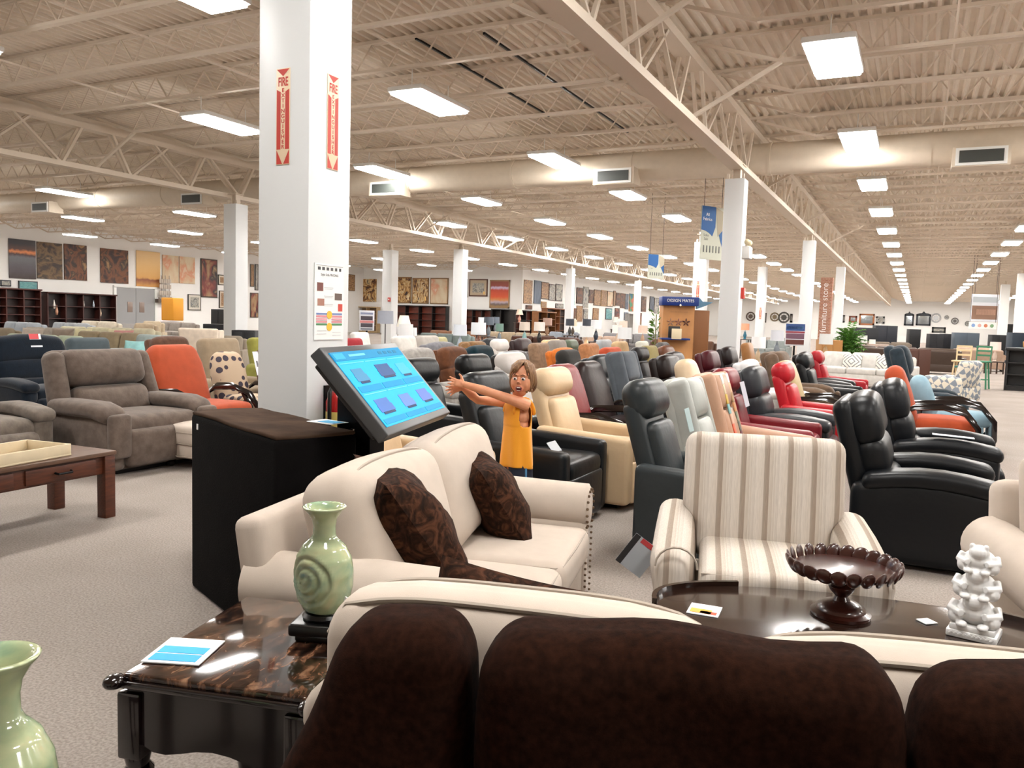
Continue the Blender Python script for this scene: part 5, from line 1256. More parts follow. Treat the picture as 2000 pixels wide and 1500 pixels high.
for k, (px, py, s_, c, lb) in enumerate(((107, 594, .35, 'e9e4dc', 'white ceramic bird in the wide wall unit'), (112, 606, .4, 'c9967a', 'copper flower ornament in the wide wall unit'), (165, 592, .25, 'a9a4a0', 'small grey ornament in the wide wall unit'), (184, 593, .3, 'c4d4e2', 'tall pale blue figurine in the wide wall unit'), (197, 609, .35, 'f1dcb8', 'glowing cream ornament low in the wide wall unit'))):
    p = PX(px, py, XL+.55); s_ *= .55; t = empty('ornament', (p.x-.05, p.y, p.z-.15), label=lb, category='ornament', group='ornaments in the dark wall unit')
    MB().lathe([(.06*s_*4, -.1), (.09*s_*4, .1*s_*4), (.05*s_*4, .3*s_*4), (.02*s_*4, .5*s_*4)], 12).build('figure', GLOSS, t, color=c, smooth=180)
# ship model on a shelf, orange box, black tv on the left wall
p = PX(323, 585, XL+.3); t = empty('model_ship', p, R(90), label='model sailing ship on a brown wall shelf', category='model ship')
MB().box((0, 0, -.1), (1.3, .3, .22)).build('shelf', PAINT, t, color='5d5148'); mb = MB()
for x in (-.3, 0, .3): mb.tube([(x, 0, 0), (x, 0, 1.5)], .02, 6)
mb.build('masts', PAINT, t, color='8a8078')
for x in (-.3, 0, .3):
    for z in (.4, .8, 1.15): MB().rb((x, 0, z), (.28, .03, .26), .01, 1).build('sail', PAINT, t, color='b9ada0')
MB().rb((0, 0, .08), (1.0, .2, .2), .09, 2).build('hull', PAINT, t, color='8f8276')
def cabinet(px0, px1, py0, color, label, D_, z0=0, cat='cabinet', dep=.5, h=None, name='cabinet', m=None, doors=2, legs=True):
    """box cabinet on the floor at depth D_ whose top edge shows at py0"""
    a, b_ = PD(px0, py0, D_), PD(px1, py0, D_); W = (b_-a).length; top = (a.z+b_.z)/2
    t = empty(name, ((a.x+b_.x)/2, (a.y+b_.y)/2, 0), YAW, label=label, category=cat)
    MB().rb((0, 0, top/2+.03), (W, dep, top-.06), .01, 1).build('body', m or PAINT, t, color=color)
    for k in range(doors): MB().rb((-W/2+W/doors*(k+.5), -dep/2-.008, top/2+.03), (W/doors-.04, .02, top-.14), .006, 1).build('door', m or PAINT, t, color=color)
    for s in (-1, 1): MB().box((s*(W/2-.05), 0, .03), (.06, dep-.1, .06)).build('foot', m or PAINT, t, color=color)
    return t, top
p = PX(336, 622, XL+1.2); t, _ = cabinet(322, 355, 628, 'b9b1a4', 'low shelf cabinet under the bright orange box', 38)
a = PD(337, 627, 38); MB().rb((a.x, a.y, a.z+.55), (.8, .6, 1.05), .04, 2).build('storage_box', PAINT, color='e09a2a', label='bright orange woven box on the low cabinet by the left wall', category='box')
cabinet(416, 444, 604, '0c0c0e', 'black cabinet left of the tall white column', 37)
cabinet(402, 446, 633, '10141c', 'dark sideboard in front of the tall white column', 26)
cabinet(455, 500, 645, '14161a', 'dark low table with vases between the two columns', 20)
cabinet(1667, 1712, 640, '161a20', 'black dining hutch behind the palm', 56, dep=.6)
cabinet(1708, 1750, 636, '171c26', 'tall blue black armoire on the far right', 58, dep=.6)
cabinet(1774, 1796, 643, '0f1014', 'narrow black chest with a white note', 62, doors=1)
cabinet(1813, 1840, 652, '13151b', 'black sideboard with raised mirror', 60)
cabinet(1838, 1862, 652, '11131a', 'black dresser beside the sideboard', 62)
cabinet(1862, 1910, 650, '4a5560', 'long slate dining table set on the far right', 60)
cabinet(1934, 1962, 654, '14161a', 'dark chest left of the black hutch at the right', 55)
cabinet(1962, 1984, 633, '131313', 'black carved armoire under the hanging poster', 70, doors=1)
cabinet(1972, 2020, 650, '1b2a38', 'blue black desk at the right edge', 40)
cabinet(1600, 1640, 664, 'a8763c', 'golden oak chest left of the palm', 24)
cabinet(1760, 1810, 690-9, '4a2a1e', 'low dark brown coffee table behind the slate rocker', 22)
# dark bookcase at the right edge
p = P(1935, 812, 0); q = P(1995, 800, 0)
t = bookcase(2.75, 19.6, -8, 1.15, .4, 1.13, 2, 3, '100e0f', 'black open bookcase with jagged finials standing in the right aisle')
qb = P(1962, 762, 0); t.location = (qb.x+.6, qb.y+.1, 0)
tag(MB().lathe([(.09, 0), (.1, .02), (.11, .14), (.1, .15)], 16).build('basket', PAINT, color='d59a5a'), 'peach coloured basket on top of the black bookcase in the aisle', 'basket').location = (qb.x+.45, qb.y+.1, 1.16)
# ---------------------------------------------------------------- green bar stools and pale stool
def stool(px, py, color, label, h=.72, back=False, D_=None):
    p = P(px, py, h); t = empty('bar_stool', (p.x, p.y, 0), R(-20), label=label, category='bar stool', group='bar stools at the right')
    MB().rb((0, 0, h-.02), (.42, .32, .05), .02, 2).build('seat', PAINT, t, color=color)
    for a_ in (-1, 1):
        for b_ in (-1, 1): MB().tube([(a_*.19, b_*.14, 0), (a_*.14, b_*.1, h-.04)], .022, 8).build('leg', PAINT, t, color=color)
    mb = MB(); mb.bar((-.17, -.12, .25), (.17, -.12, .25), .025); mb.bar((-.17, .12, .25), (.17, .12, .25), .025); mb.build('stretcher', PAINT, t, color=color)
    if back:
        mb = MB(); mb.tube([(-.17, .14, h), (-.18, .18, h+.4)], .018, 8); mb.tube([(.17, .14, h), (.18, .18, h+.4)], .018, 8)
        for z in (.15, .27, .38): mb.bar((-.175, .17, h+z), (.175, .17, h+z), .02, .05)
        mb.build('backrest', PAINT, t, color=color)
stool(1887, 715, '2f6f66', 'teal green backless bar stool in the aisle')
stool(1917, 705, '3a7a5c', 'green ladder back bar stool before the camel back sofa', .75, True)
stool(1878, 704, 'd8c29a', 'pale wooden ladder back bar stool left of the green one', .75, True)
# ---------------------------------------------------------------- lamps on tables
def lamp(px, py, wpx, shade, base, label, H=.72, sw=.38, drum=True, group='table lamps among the sofas', table='3a2a22', body='vase'):
    D_ = F_PX*sw/wpx; a = PD(px, py, D_); zt = a.z; zb = zt-H
    if zb < .35: zb = .35
    t = empty('table_lamp', (a.x, a.y, zb), label=label, category='table lamp', group=group); h_ = zt-zb; sh = min(.3, h_*.42)
    MB().lathe([(sw/2*(1 if drum else 1.05), h_-sh), (sw/2*(.95 if drum else .6), h_), (sw/2*(.93 if drum else .58), h_), (sw/2*.98, h_-sh)], 24, cap=False).build('lamp_shade', PAINT, t, color=shade, smooth=60)
    if body == 'vase': MB().lathe([(.07, 0), (.075, .02), (.05, .05), (.085, (h_-sh)*.4), (.05, (h_-sh)*.75), (.012, (h_-sh)*.9), (.01, h_-sh*.3)], 16).build('base', GLOSS, t, color=base)
    else: MB().lathe([(.09, 0), (.09, .02), (.015, .03), (.012, h_-sh*.3)], 12).build('base', GLOSS, t, color=base)
    e = empty('side_table', (a.x, a.y, 0), YAW, label='small side table carrying the '+' '.join(label.split(' with ')[0].split(',')[0].split()[:11]), category='side table', group='side tables under the lamps')
    MB().rb((0, 0, zb-.02), (.55, .5, .035), .01, 1).build('tabletop', PAINT, e, color=table)
    mb = MB()
    for x in (-1, 1):
        for y in (-1, 1): mb.bar((x*.23, y*.2, 0), (x*.23, y*.2, zb-.03), .04)
    mb.build('legs', PAINT, e, color=table)
    return t
W_ = 'e8eaec'
lamp(783, 632, 27, W_, 'b9bcc0', 'white drum lamp beside the orange strip by the first thin column')
lamp(798, 633, 29, W_, 'c9ccd0', 'second white drum lamp in the white trio')
lamp(808, 640, 20, W_, 'c9ccd0', 'smaller white drum lamp, last of the white trio')
lamp(789, 616, 28, 'e2ddd0', 'b98a4a', 'pleated bell shaded lamp above the white trio', drum=False)
lamp(753, 607, 32, '9aa0ac', '4a4a4e', 'grey drum shade on a thin black floor lamp', H=1.5, body='stick')
lamp(899, 634, 27, 'ced6e0', 'a9b4c0', 'pale blue drum lamp in front of the thin white column')
lamp(935, 630, 30, 'dfe5ec', '7a4a3a', 'white blue lamp with a red label on its shade')
lamp(943, 620, 18, 'eceff2', 'a0a8b0', 'small white lamp behind the labelled one')
lamp(955, 619, 20, '5a6470', '707880', 'charcoal drum lamp beside the small white one')
lamp(968, 619, 16, '5d6874', '707880', 'second charcoal drum lamp nearer the black armoire')
lamp(976, 632, 16, '6a8a80', '707880', 'sage green drum lamp', sw=.32)
lamp(1033, 629, 21, 'd8ccc0', '7ea8a8', 'cream square lamp on a glass base, left of a pair')
lamp(1054, 629, 22, 'e0d8d0', '1c1c1e', 'cream square lamp on a black base, right of a pair')
lamp(1062, 621, 18, 'a88a7c', '8a6a50', 'mauve drum lamp before the honey oak bookcase')
lamp(1108, 624, 16, 'd9d0b8', '4a4036', 'patterned cream lamp left of the dark trio')
lamp(1123, 623, 17, '2f3640', '3a3a3a', 'first black drum lamp of the dark trio')
lamp(1137, 623, 17, '333a44', '3a3a3a', 'second black drum lamp of the dark trio')
lamp(1151, 624, 16, '363c46', '3a3a3a', 'third black drum lamp of the dark trio')
lamp(1146, 637, 27, 'e2e7e8', 'd9b48a', 'white tapered lamp in front of the dark trio')
lamp(1165, 625, 22, 'ecf0f5', '303a48', 'bright white square lamp above the navy box')
lamp(1203, 619, 10, 'd8d8d0', '8a7a6a', 'tiny white lamp below the low rose print', sw=.3)
lamp(1206, 635, 20, 'f0e2dc', 'c9b09a', 'white tapered lamp left of the big white one')
lamp(1218, 627, 16, 'e4cdbf', 'b9a08a', 'blush drum lamp behind the tapered one')
lamp(1232, 640, 28, 'dfe3e6', 'b9bcc0', 'big white drum lamp with a red label over the grey sofa')
lamp(1256, 636, 19, 'e0c4b4', 'a98a70', 'pink beige drum lamp right of the big white one')
lamp(1015, 604, 14, 'd8c4b0', 'c08a78', 'small bell lamp on the black bookcase top', drum=False, sw=.34, H=.62)
lamp(1456, 632, 16, 'd99a7a', '2f6f88', 'coral shaded lamp on a tall teal glass base')
lamp(1482, 658, 28, 'e6e8ea', 'c0a98a', 'white drum lamp right of the tan club recliner')
lamp(1519, 645, 26, 'c9ccd4', '707880', 'pale lilac lamp before the red poster stand')
lamp(1614, 652, 26, 'cfd1cf', 'b08a5a', 'grey white square lamp left of the palm')
lamp(1686, 655, 18, 'dfe3df', 'a0a8a0', 'pale lamp just right of the palm')
lamp(1704, 663, 12, 'e4e0d8', 'd8d0c4', 'small white lamp with a round base behind the slate rocker', sw=.3)
lamp(1945, 668, 20, 'e6d4cc', 'c9b4a4', 'blush lamp by the right hand armoire')
# ---------------------------------------------------------------- poster stands
def poster(px0, px1, py0, py1, D_, label, cols, txt=None, yaw=YAW):
    a, b_ = PD(px0, py0, D_), PD(px1, py1, D_); w_ = (PD(px1, py0, D_)-a).length; h_ = a.z-b_.z
    t = empty('poster_stand', ((a.x+b_.x)/2, (a.y+b_.y)/2, 0), yaw, label=label, category='poster stand')
    zc = (a.z+b_.z)/2
    MB().rb((0, 0, zc), (w_, .04, h_), .01, 1).build('frame', PAINT, t, color='dfe3ea')
    for (u0, v0, u1, v1, c) in cols: MB().box(((u0+u1-1)*w_/2, -.024, zc+(1-v0-v1)*h_/2), ((u1-u0)*w_, .006, (v1-v0)*h_)).build('print', PAINT, t, color=c)
    MB().bar((0, .02, 0), (0, .02, zc-h_/2), .05).bar((-w_*.35, 0, .02), (w_*.35, 0, .02), .3, .03).build('stand', DARKMETAL, t)
    if txt: text('lettering', txt, h_*.08, WHITE, t, frame((0, -.032, zc+h_*.36), (1, 0, 0), (0, 0, 1)))
    return t
poster(702, 731, 606, 646, 24, 'standing poster with dark sofas and a pink band by the light bookcase', [(.08, .1, .92, .2, '8f96b4'), (.1, .28, .9, .48, '4a424c'), (.04, .5, .96, .62, 'd58a8a'), (.1, .64, .9, .84, '4f4a52'), (.1, .88, .9, .96, '7a7f8a')])
poster(1534, 1571, 632, 676, 26, 'standing poster with blue, red and sofa pictures left of the third column', [(0, 0, 1, .32, '27457c'), (.08, .1, .92, .24, '7fb6dd'), (0, .34, 1, .42, '8a2c3c'), (.02, .44, .98, .68, '6a4a5c'), (.02, .72, .98, .94, '5d2c26')])
# ---------------------------------------------------------------- wooden display stand with the blue header
D_ = 17.5; a = PD(1292, 580, D_); zt = a.z; a2 = PD(1363, 580, D_); Wd = (a2-a).length
c = (a+a2)/2; t = empty('display_stand', (c.x, c.y, 0), YAW-R(2), label='wooden design display stand with a blue header and small shelf', category='display stand')
zs_ = PD(1325, 598, D_).z; zsh = PD(1325, 662, D_).z
WPAN = mat('ply_orange', 'c28a55', .5, mottle=.12, mscale=3)
MB().add([(-Wd*.45, 0, 0), (Wd*.45, 0, 0), (Wd*.43, 0, zs_+.1), (-Wd*.43, 0, zs_+.1), (-Wd*.45, .55, 0), (Wd*.45, .55, 0), (Wd*.43, .55, zs_+.1), (-Wd*.43, .55, zs_+.1)], [(0, 1, 2, 3), (4, 5, 6, 7), (0, 1, 5, 4), (1, 2, 6, 5), (2, 3, 7, 6), (3, 0, 4, 7)]).build('panel', WPAN, t)
MB().rb((Wd*.62, .35, (zs_-.05)/2), (.35, .7, zs_-.1), .02, 1).build('side_panel', mat('ply_dark', '7d4d22', .5), t)
NVY = mat('sign_blue', '0c2f78', .4)
MB().rb((0, .1, (zt+zs_)/2+.01), (Wd, .5, zt-zs_), .01, 1).build('header', NVY, t)
MB().prism([(Wd/2, zs_-.05), (Wd/2, zt), (Wd*.58, zt), (Wd*.66, zt-.07), (Wd*.95, zt-.08), (Wd*.75, zt-.16), (Wd*.6, zs_-.02)], .1, .2).build('header_wing', mat('wing_blue', '5a84a0', .5), t)
text('lettering', 'DESIGN MATES', .085, WHITE, t, frame((0, -.162, (zt+zs_)/2+.02), (1, 0, 0), (0, 0, 1)))
MB().rb((0, -.155, (zt+zs_)/2-.075), (.04, .01, .04), .002, 1, R3=RY(45)).build('emblem', WHITE, t)
MB().rb((-Wd*.12, -.16, zsh), (Wd*.78, .34, .04), .01, 1).build('shelf', NVY, t)
for k, (x, c_) in enumerate(((-.17, 'a07a62'), (.0, '9a6a5a'), (.16, '4a1e14'))):
    mb = MB()
    for j in range(5): g = 2*math.pi*j/5+.3; mb.ball((x+.05*math.cos(g), -.012, zsh+.36+.05*math.sin(g)), (.04, .01, .015), 8, 5, R3=Matrix.Rotation(-g, 3, 'Y'))
    mb.build('ornament', PAINT, t, color=c_)
text('lettering', 'ideas for every room', .045, mat('faint_ink', 'a87a54', .6), t, frame((0, -.004, zs_-.12), (1, 0, 0), (0, 0, 1)))
e = PD(1316, 662, D_-.12); MB().rb((0, 0, .1), (.2, .03, .2), .01, 1).build('photo_frame', PAINT, color='18181a', label='black frame standing on the display stand shelf behind the cream card', category='frame').matrix_world = Matrix.Translation((e.x, e.y, zsh+.02)) @ Matrix.Rotation(YAW, 4, 'Z') @ Matrix.Scale(1.25, 4)
e = PD(1321, 662, D_-.25); MB().rb((0, 0, .1), (.21, .02, .22), .004, 1).build('brochure', PAINT, color='e9dab8', label='cream card standing on the display stand shelf', category='card').matrix_world = Matrix.Translation((e.x, e.y, zsh+.01)) @ Matrix.Rotation(YAW, 4, 'Z')
# brown tub chairs below it come with the sofas above
# ---------------------------------------------------------------- hanging banners
def banner(px0, px1, py0, py1, D_, label, yaw, txt, h=None):
    a, b_ = PD(px0, py0, D_), PD(px1, py1, D_); w_ = (PD(px1, py0, D_)-a).length/max(.3, math.cos(yaw-YAW)); h_ = a.z-b_.z; zc = (a.z+b_.z)/2
    t = empty('hanging_banner', ((a.x+b_.x)/2, (a.y+b_.y)/2, zc), yaw, label=label, category='banner', group='hanging store banners')
    MB().box((0, 0, 0), (w_, .02, h_)).build('cloth', mat('banner_pale', 'cfd3c4', .6), t)
    for y in (-.013, .013):
        arc = [(-w_/2+w_*k/12, h_*(.05-.42*(k/12)**2)) for k in range(13)]
        MB().prism([(-w_/2, h_/2), (w_/2*.25, h_/2)]+[(w_/2*.25*1.0, h_*.12)]+[(x, z+.0) for x, z in reversed(arc[:7])], y-.002, y+.002).build('blue_field', mat('banner_blue', '2a62a2', .6), t)
        MB().prism([(w_*.12, h_/2), (w_/2, h_/2-.1), (w_/2, h_*.1), (w_*.25, -h_*.05)], y-.002, y+.002).build('photo_print', mat('banner_tan', 'b8b09a', .6), t)
        MB().prism([(w_/2, -h_*.3), (w_/2, h_*.1), (w_*.3, -h_*.02)], y-.002, y+.002).build('blue_corner', MATS['banner_blue'], t)
        mb = MB()
        for k in range(6): mb.rb((-w_*.36+k*w_*.14, y, -h_*.3), (w_*.05, .004, h_*.13), .002, 1)
        mb.build('figures', PAINT, t, color='6a6e6a')
    text('lettering', txt[0], h_*.085, WHITE, t, frame((-w_*.24, -.018, h_*.3), (1, 0, 0), (0, 0, 1)))
    text('lettering', txt[1], h_*.07, mat('ink_grey', '8a8e86', .6), t, frame((-w_*.28, -.018, -h_*.08), (1, 0, 0), (0, 0, 1)))
    mb = MB()
    for s in (-1, 1): mb.tube([(s*w_*.4, 0, h_/2), (s*w_*.4, 0, 5.81-zc)], .006, 5)
    mb.build('wire', DARKMETAL, t); return t
banner(1365, 1416, 404, 508, 19.5, 'blue and white hanging banner beside the second white column', YAW+R(33), ('All\nFabrics', 'Sofas\nSale'))
banner(1264, 1298, 497, 545, 27, 'small blue and tan hanging banner left of the big one', YAW+R(28), ('', 'Sale'))
t = poster(1896, 1950, 574, 629, 45, 'large hanging poster with a sofa picture at the far right', [(.06, .1, .94, .3, 'b9c2c8'), (.04, .42, .96, .92, '8a6a58'), (.2, .55, .9, .75, 'c9a08a')])
for ch in list(t.children):
    if ch.name.startswith('stand'): bpy.data.objects.remove(ch)
zt_ = PD(1923, 574, 45).z
MB().tube([(-.6, 0, zt_), (-.6, 0, 5.81)], .01, 5).tube([(.6, 0, zt_), (.6, 0, 5.81)], .01, 5).build('wire', DARKMETAL, t); t['label'] = 'large hanging poster with a sofa picture over the far right tables'; t['category'] = 'poster'; t.name = 'hanging_poster'
a, b_ = PD(1892, 630, 44.5), PD(1946, 642, 44.5); t = empty('sign_board', ((a.x+b_.x)/2, (a.y+b_.y)/2, (a.z+b_.z)/2), YAW, label='white sign strip with four coloured dots under the hanging poster', category='sign')
MB().box((0, 0, 0), (1.5, .04, .36)).build('board', WHITE, t)
for k, c_ in enumerate(('7a9ac9', 'd9a9a0', 'c97a5a', '7aa07a')): MB().tube([(-.52+.34*k, -.02, 0), (-.52+.34*k, -.03, 0)], .1, 14).build('dot', PAINT, t, color=c_)
MB().tube([(-.7, 0, .18), (-.7, 0, 5.81-t.location.z)], .01, 5).tube([(.7, 0, .18), (.7, 0, 5.81-t.location.z)], .01, 5).build('wire', DARKMETAL, t)
# ---------------------------------------------------------------- brick clad column with lettering
BRK, n, l, b = nt('brick'); br = N(n, 'TexBrick'); br.inputs['Color1'].default_value = lin('a87660'); br.inputs['Color2'].default_value = lin('946450'); br.inputs['Mortar'].default_value = lin('b9a090'); br.inputs['Scale'].default_value = 4
tc = N(n, 'TexCoord'); mp = N(n, 'Mapping'); mp.inputs['Rotation'].default_value = (math.pi/2, 0, 0); l.new(tc.outputs['Object'], mp.inputs[0]); l.new(mp.outputs[0], br.inputs[0]); l.new(br.outputs[0], b.inputs['Base Color']); b.inputs['Roughness'].default_value = .9
YBR = 36.0
a = PY(1599, 620, YBR); b_ = PY(1622, 620, YBR); w_ = b_.x-a.x; ht = PY(1610, 542, YBR).z
o = MB().box(((a.x+b_.x)/2, YBR+w_/2, ht/2), (w_, w_, ht)).build('brick_column', BRK, kind='structure')
t = text('lettering', 'furniture store', .34, mat('sign_white', 'e9e4e0', .5), o, frame(((a.x+b_.x)/2-.03, YBR-.02, 2.35), (0, 0, 1), (-1, 0, 0)))
# ---------------------------------------------------------------- palm in a pot
p = PD(1658, 668, 25); t = empty('potted_palm', (p.x, p.y, 0), label='bushy green potted palm rising behind the long brown sofa', category='plant')
MB().lathe([(.16, 0), (.2, .3), (.22, .42), (.2, .44), (.18, .4)], 20).build('pot', PAINT, t, color='4a3a30')
LEAF = mat('palm_leaf', '4b7a2a', .5, mottle=.35, mscale=12); rnd = random.Random(11); mb = MB()
for k in range(110):
    az = rnd.random()*6.28; el_ = rnd.uniform(.2, 1.3); L = rnd.uniform(.5, .95); z0 = rnd.uniform(.55, 1.15)
    pts = []
    for j in range(7):
        u = j/6; r_ = L*u*math.cos(el_)*(.9); z = z0+L*u*math.sin(el_)-.35*u*u*L; pts.append(Vector((r_*math.cos(az)*.7, r_*math.sin(az)*.7, z)))
    mb.tube(pts, .005, 4)
    for j in range(1, 7):
        for s in (-1, 1):
            d = (pts[j]-pts[j-1]).normalized(); sd = d.cross(Vector((0, 0, 1))).normalized()*s; q = pts[j]
            tip = q+sd*.15+d*.1-Vector((0, 0, .04)); mid = q+sd*.07+d*.05
            mb.add([q, mid+d*.03, tip, mid-d*.03], [(0, 1, 2, 3)])
mb.build('fronds', LEAF, t, smooth=0)
mb = MB(); mb.tube([(0, 0, .4), (.02, 0, .8), (0, .02, 1.1)], [.04, .03, .02], 8); mb.build('stem', PAINT, t, color='5a4630')
# bamboo by the display stand
p = PD(1281, 640, 18.0); t = empty('potted_bamboo', (p.x, p.y, 0), label='slim green plant left of the wooden display stand', category='plant'); mb = MB()
MB().lathe([(.12, 0), (.15, .35), (.14, .36)], 14).build('pot', PAINT, t, color='3a3430')
for k in range(60): az = rnd.random()*6.28; z = rnd.uniform(.8, 1.75); q = Vector((.05*math.cos(az), .05*math.sin(az), z)); d = Vector((math.cos(az)*.14, math.sin(az)*.14, rnd.uniform(-.02, .12))); s_ = Vector((0, 0, .025)); mb.add([q, q+d*.5+s_, q+d, q+d*.5-s_], [(0, 1, 2, 3)])
mb.build('fronds', LEAF, t, smooth=0); MB().tube([(0, 0, .3), (0, 0, 1.7)], .012, 6).build('stem', PAINT, t, color='6a7a3a')
# ---------------------------------------------------------------- signs and devices on the big column
RED = mat('sign_red', 'c23a2e', .4); SCRM = mat('sign_cream', 'efd9b8', .4)
def ext_sign(M, label, nm='fire_extinguisher_sign', s=1.0):
    t = empty(nm, label=label, category='sign', group='fire extinguisher signs'); t.matrix_world = M @ Matrix.Scale(s, 4)
    MB().rb((0, 0, 0), (.102, .545, .003), .001, 1).build('plate', SCRM, t)
    z = .0022
    mb = MB(); w_ = .047
    mb.add([(-w_, .268, z), (w_, .268, z), (.0, .228, z)], [(0, 1, 2)])
    for q in (-1, 1): mb.add([(q*w_, .155, z), (q*.017, .14, z), (q*.017, -.185, z), (q*w_, -.185, z)], [(0, 1, 2, 3)]); mb.add([(q*w_, -.187, z), (q*w_, -.268, z), (q*.004, -.268, z)], [(0, 1, 2)])
    mb.build('red_bars', RED, t, smooth=0)
    text('lettering', 'FIRE', .048, RED, t, Matrix.Translation((0, .195, z)) @ Matrix.Diagonal((.85, 1.45, 1, 1)), ext=.0005).data.offset = .0012
    cu = text('lettering', '\n'.join('EXTINGUISHER'), .034, RED, t, Matrix.Translation((0, -.012, z)) @ Matrix.Diagonal((1.05, .92, 1, 1)), ext=.0005)
    cu.data.offset = .0006; cu.data.space_line = .93; cu.data.align_y = 'CENTER'
    return t
yf = C1[1]-.19; xr = C1[0]+.19
q = PY(553, 228, yf-.003); ext_sign(frame(q, (1, 0, 0), (.0, 0, 1)), 'red and cream fire extinguisher arrow sign on the front face of the big white column')
q = PX(650, 240, xr+.003); ext_sign(frame(q, (0, 1, 0), (0, -.0, 1)) , 'red and cream fire extinguisher arrow sign on the right face of the big white column')
q = PX(643, 590, xr+.004); a, b_ = PX(614, 590, xr), PX(671, 590, xr); w_ = b_.y-a.y; h_ = PX(643, 517, xr).z-PX(643, 664, xr).z
t = empty('price_poster', label='printed white poster with coloured bands on the right face of the big white column', category='poster'); t.matrix_world = frame(q, (0, 1, 0), (0, 0, 1))
MB().box((0, 0, 0), (w_, h_, .003)).build('sheet', PAPER, t)
def pr(u0, v0, u1, v1, c): MB().box(((u0+u1-1)*w_/2, (1-v0-v1)*h_/2, .0025), ((u1-u0)*w_, (v1-v0)*h_, .001)).build('print', PAINT, t, color=c)
for k in range(6): pr(.1+.145*k, .045, .19+.14*k, .085, '4a4a4c')
pr(.05, .022, .95, .026, '77777a'); pr(.08, .25, .28, .36, '7a4a44'); pr(.68, .38, .93, .47, '6a5a52'); pr(.1, .46, .32, .55, 'a87a6a'); pr(.8, .52, .95, .62, 'c8463a')
for k, c_ in enumerate(('7a8fc0', 'd98a94', 'dba0a8', 'd58a90', '4f8a5a')): pr(.06, .645+.035*k, .42, .67+.035*k, c_); pr(.58, .645+.035*k, .94, .67+.035*k, c_)
for v in (.67, .83): MB().tube([(.0, (.5-v)*h_, .002), (.0, (.5-v)*h_, .004)], w_*.09, 14).build('print', PAINT, t, color='f0c040')
INK = mat('ink', '3f4044', .6)
text('lettering', 'Style Sofa PRICING', .02, INK, t, Matrix.Translation((0, h_*.355, .002)), ext=.0003)
for v in (.31, .42, .53, .88, .92): pr(.32 if v < .8 else .1, v, .62 if v < .8 else .4, v+.006, 'b4b6ba'); pr(.62, v+.02, .9, v+.025, 'c4c6ca') if v > .8 else pr(.34, v+.02, .6, v+.025, 'c4c6ca')
# fire extinguisher
q = PX(658, 800, xr+.08); t = empty('fire_extinguisher', (xr+.085, q.y, .62), label='red fire extinguisher with a white tag hanging on the right face of the big column', category='fire extinguisher')
MB().lathe([(.06, 0), (.07, .02), (.07, .36), (.05, .41), (.022, .44), (.022, .47)], 24).build('cylinder', mat('ext_red', 'b01c1c', .25, coat=.4), t)
MB().lathe([(.0705, .12), (.071, .12), (.071, .3), (.0705, .3)], 24, cap=False).build('label_band', mat('ext_label', 'd8c06a', .5), t)
mb = MB(); mb.bar((0, -.03, .5), (0, .09, .53), .02); mb.bar((0, -.02, .48), (0, .08, .47), .018); mb.tube([(0, -.03, .48), (.02, -.1, .42), (.02, -.1, .1)], .012, 8); mb.build('handle', BLACK, t)
MB().box((.075, .0, .36), (.004, .09, .15)).build('tag', PAPER, t)
MB().box((-.078, 0, .3), (.012, .06, .3)).build('bracket', DARKMETAL, t)
# alarms
q = PX(1449, 573, -3.36+.19); t = empty('fire_alarm', (-3.36+.22, 16.5, q.z), label='red fire alarm box on the right face of the second white column', category='fire alarm'); MB().rb((0, 0, 0), (.06, .16, .22), .01, 2).build('housing', RED, t); MB().rb((.035, 0, 0), (.012, .08, .08), .005, 1).build('lens', WHITE, t)
q = PX(1459, 497, -3.36+.19); t = empty('emergency_light', (-3.36+.255, 16.5, q.z), label='white emergency lamp box high on the second white column', category='emergency light'); MB().rb((0, 0, 0), (.16, .3, .24), .02, 2).build('housing', WHITE, t)
for s in (-1, 1): MB().ball((.02, s*.12, .2), (.06, .06, .06), 12, 8).build('lamp_head', PAINT, t, color='d8cba8')
q = PY(760, 585, 29.5); t = empty('fire_alarm', (q.x, 29.5, q.z), label='small red alarm box on the thin white column by the gold framed pictures', category='fire alarm'); MB().rb((0, 0, 0), (.12, .06, .18), .01, 2).build('housing', RED, t); MB().rb((0, -.03, 0), (.06, .01, .06), .004, 1).build('lens', WHITE, t)
for (cx_, cy_, px, py) in ((-6.9, 28.28, 1363, 565), (-6.85, 40.39, 1485, 612)):
    q = PY(px, py, cy_); ext_sign(frame((q.x, cy_-.004, q.z), (1, 0, 0), (0, 0, 1)), 'distant red fire extinguisher arrow sign on the %s column' % ('pale column behind the display stand' if py < 600 else 'slim column right of the second one'))
# ---------------------------------------------------------------- keep the row furniture from touching
MOV = []
for o in C.objects:
    if o.parent is None and o.type == 'EMPTY' and o.name.split('.')[0] in ('recliner', 'sofa', 'side_table', 'cabinet', 'wing_chair'):
        if o.name.startswith('sofa') and o.location.y < 3: continue
        ext = [Vector(ch.bound_box[i]) for ch in o.children if ch.type == 'MESH' for i in (0, 6)]
        ca_, sa_ = abs(math.cos(o.rotation_euler.z)), abs(math.sin(o.rotation_euler.z))
        hx = max(abs(v.x) for v in ext)*1.03; hy = max(abs(v.y) for v in ext)*1.03
        MOV.append([o, o.location.x, o.location.y, ca_*hx+sa_*hy, sa_*hx+ca_*hy, 0 if (o.get('still') or (o.location.y < 6.6 and abs(o.location.x) < 4.2)) else 1])
FIX = [(-3.36, cy, .24, .24) for cy in (3.89, 16.44, 28.5)]+[(-16.63, 16.5, .26, .26), (-17.4, 29.9, .28, .28), (-20.9, 29.8, .3, .3), (-6.9, 28.5, .3, .3), (-2.72, 17.4, .9, .5)]
_ds = [o for o in C.objects if o.name == 'display_stand'][0]; FIX.append((_ds.location.x+.1, _ds.location.y+.25, 1.0, .55))
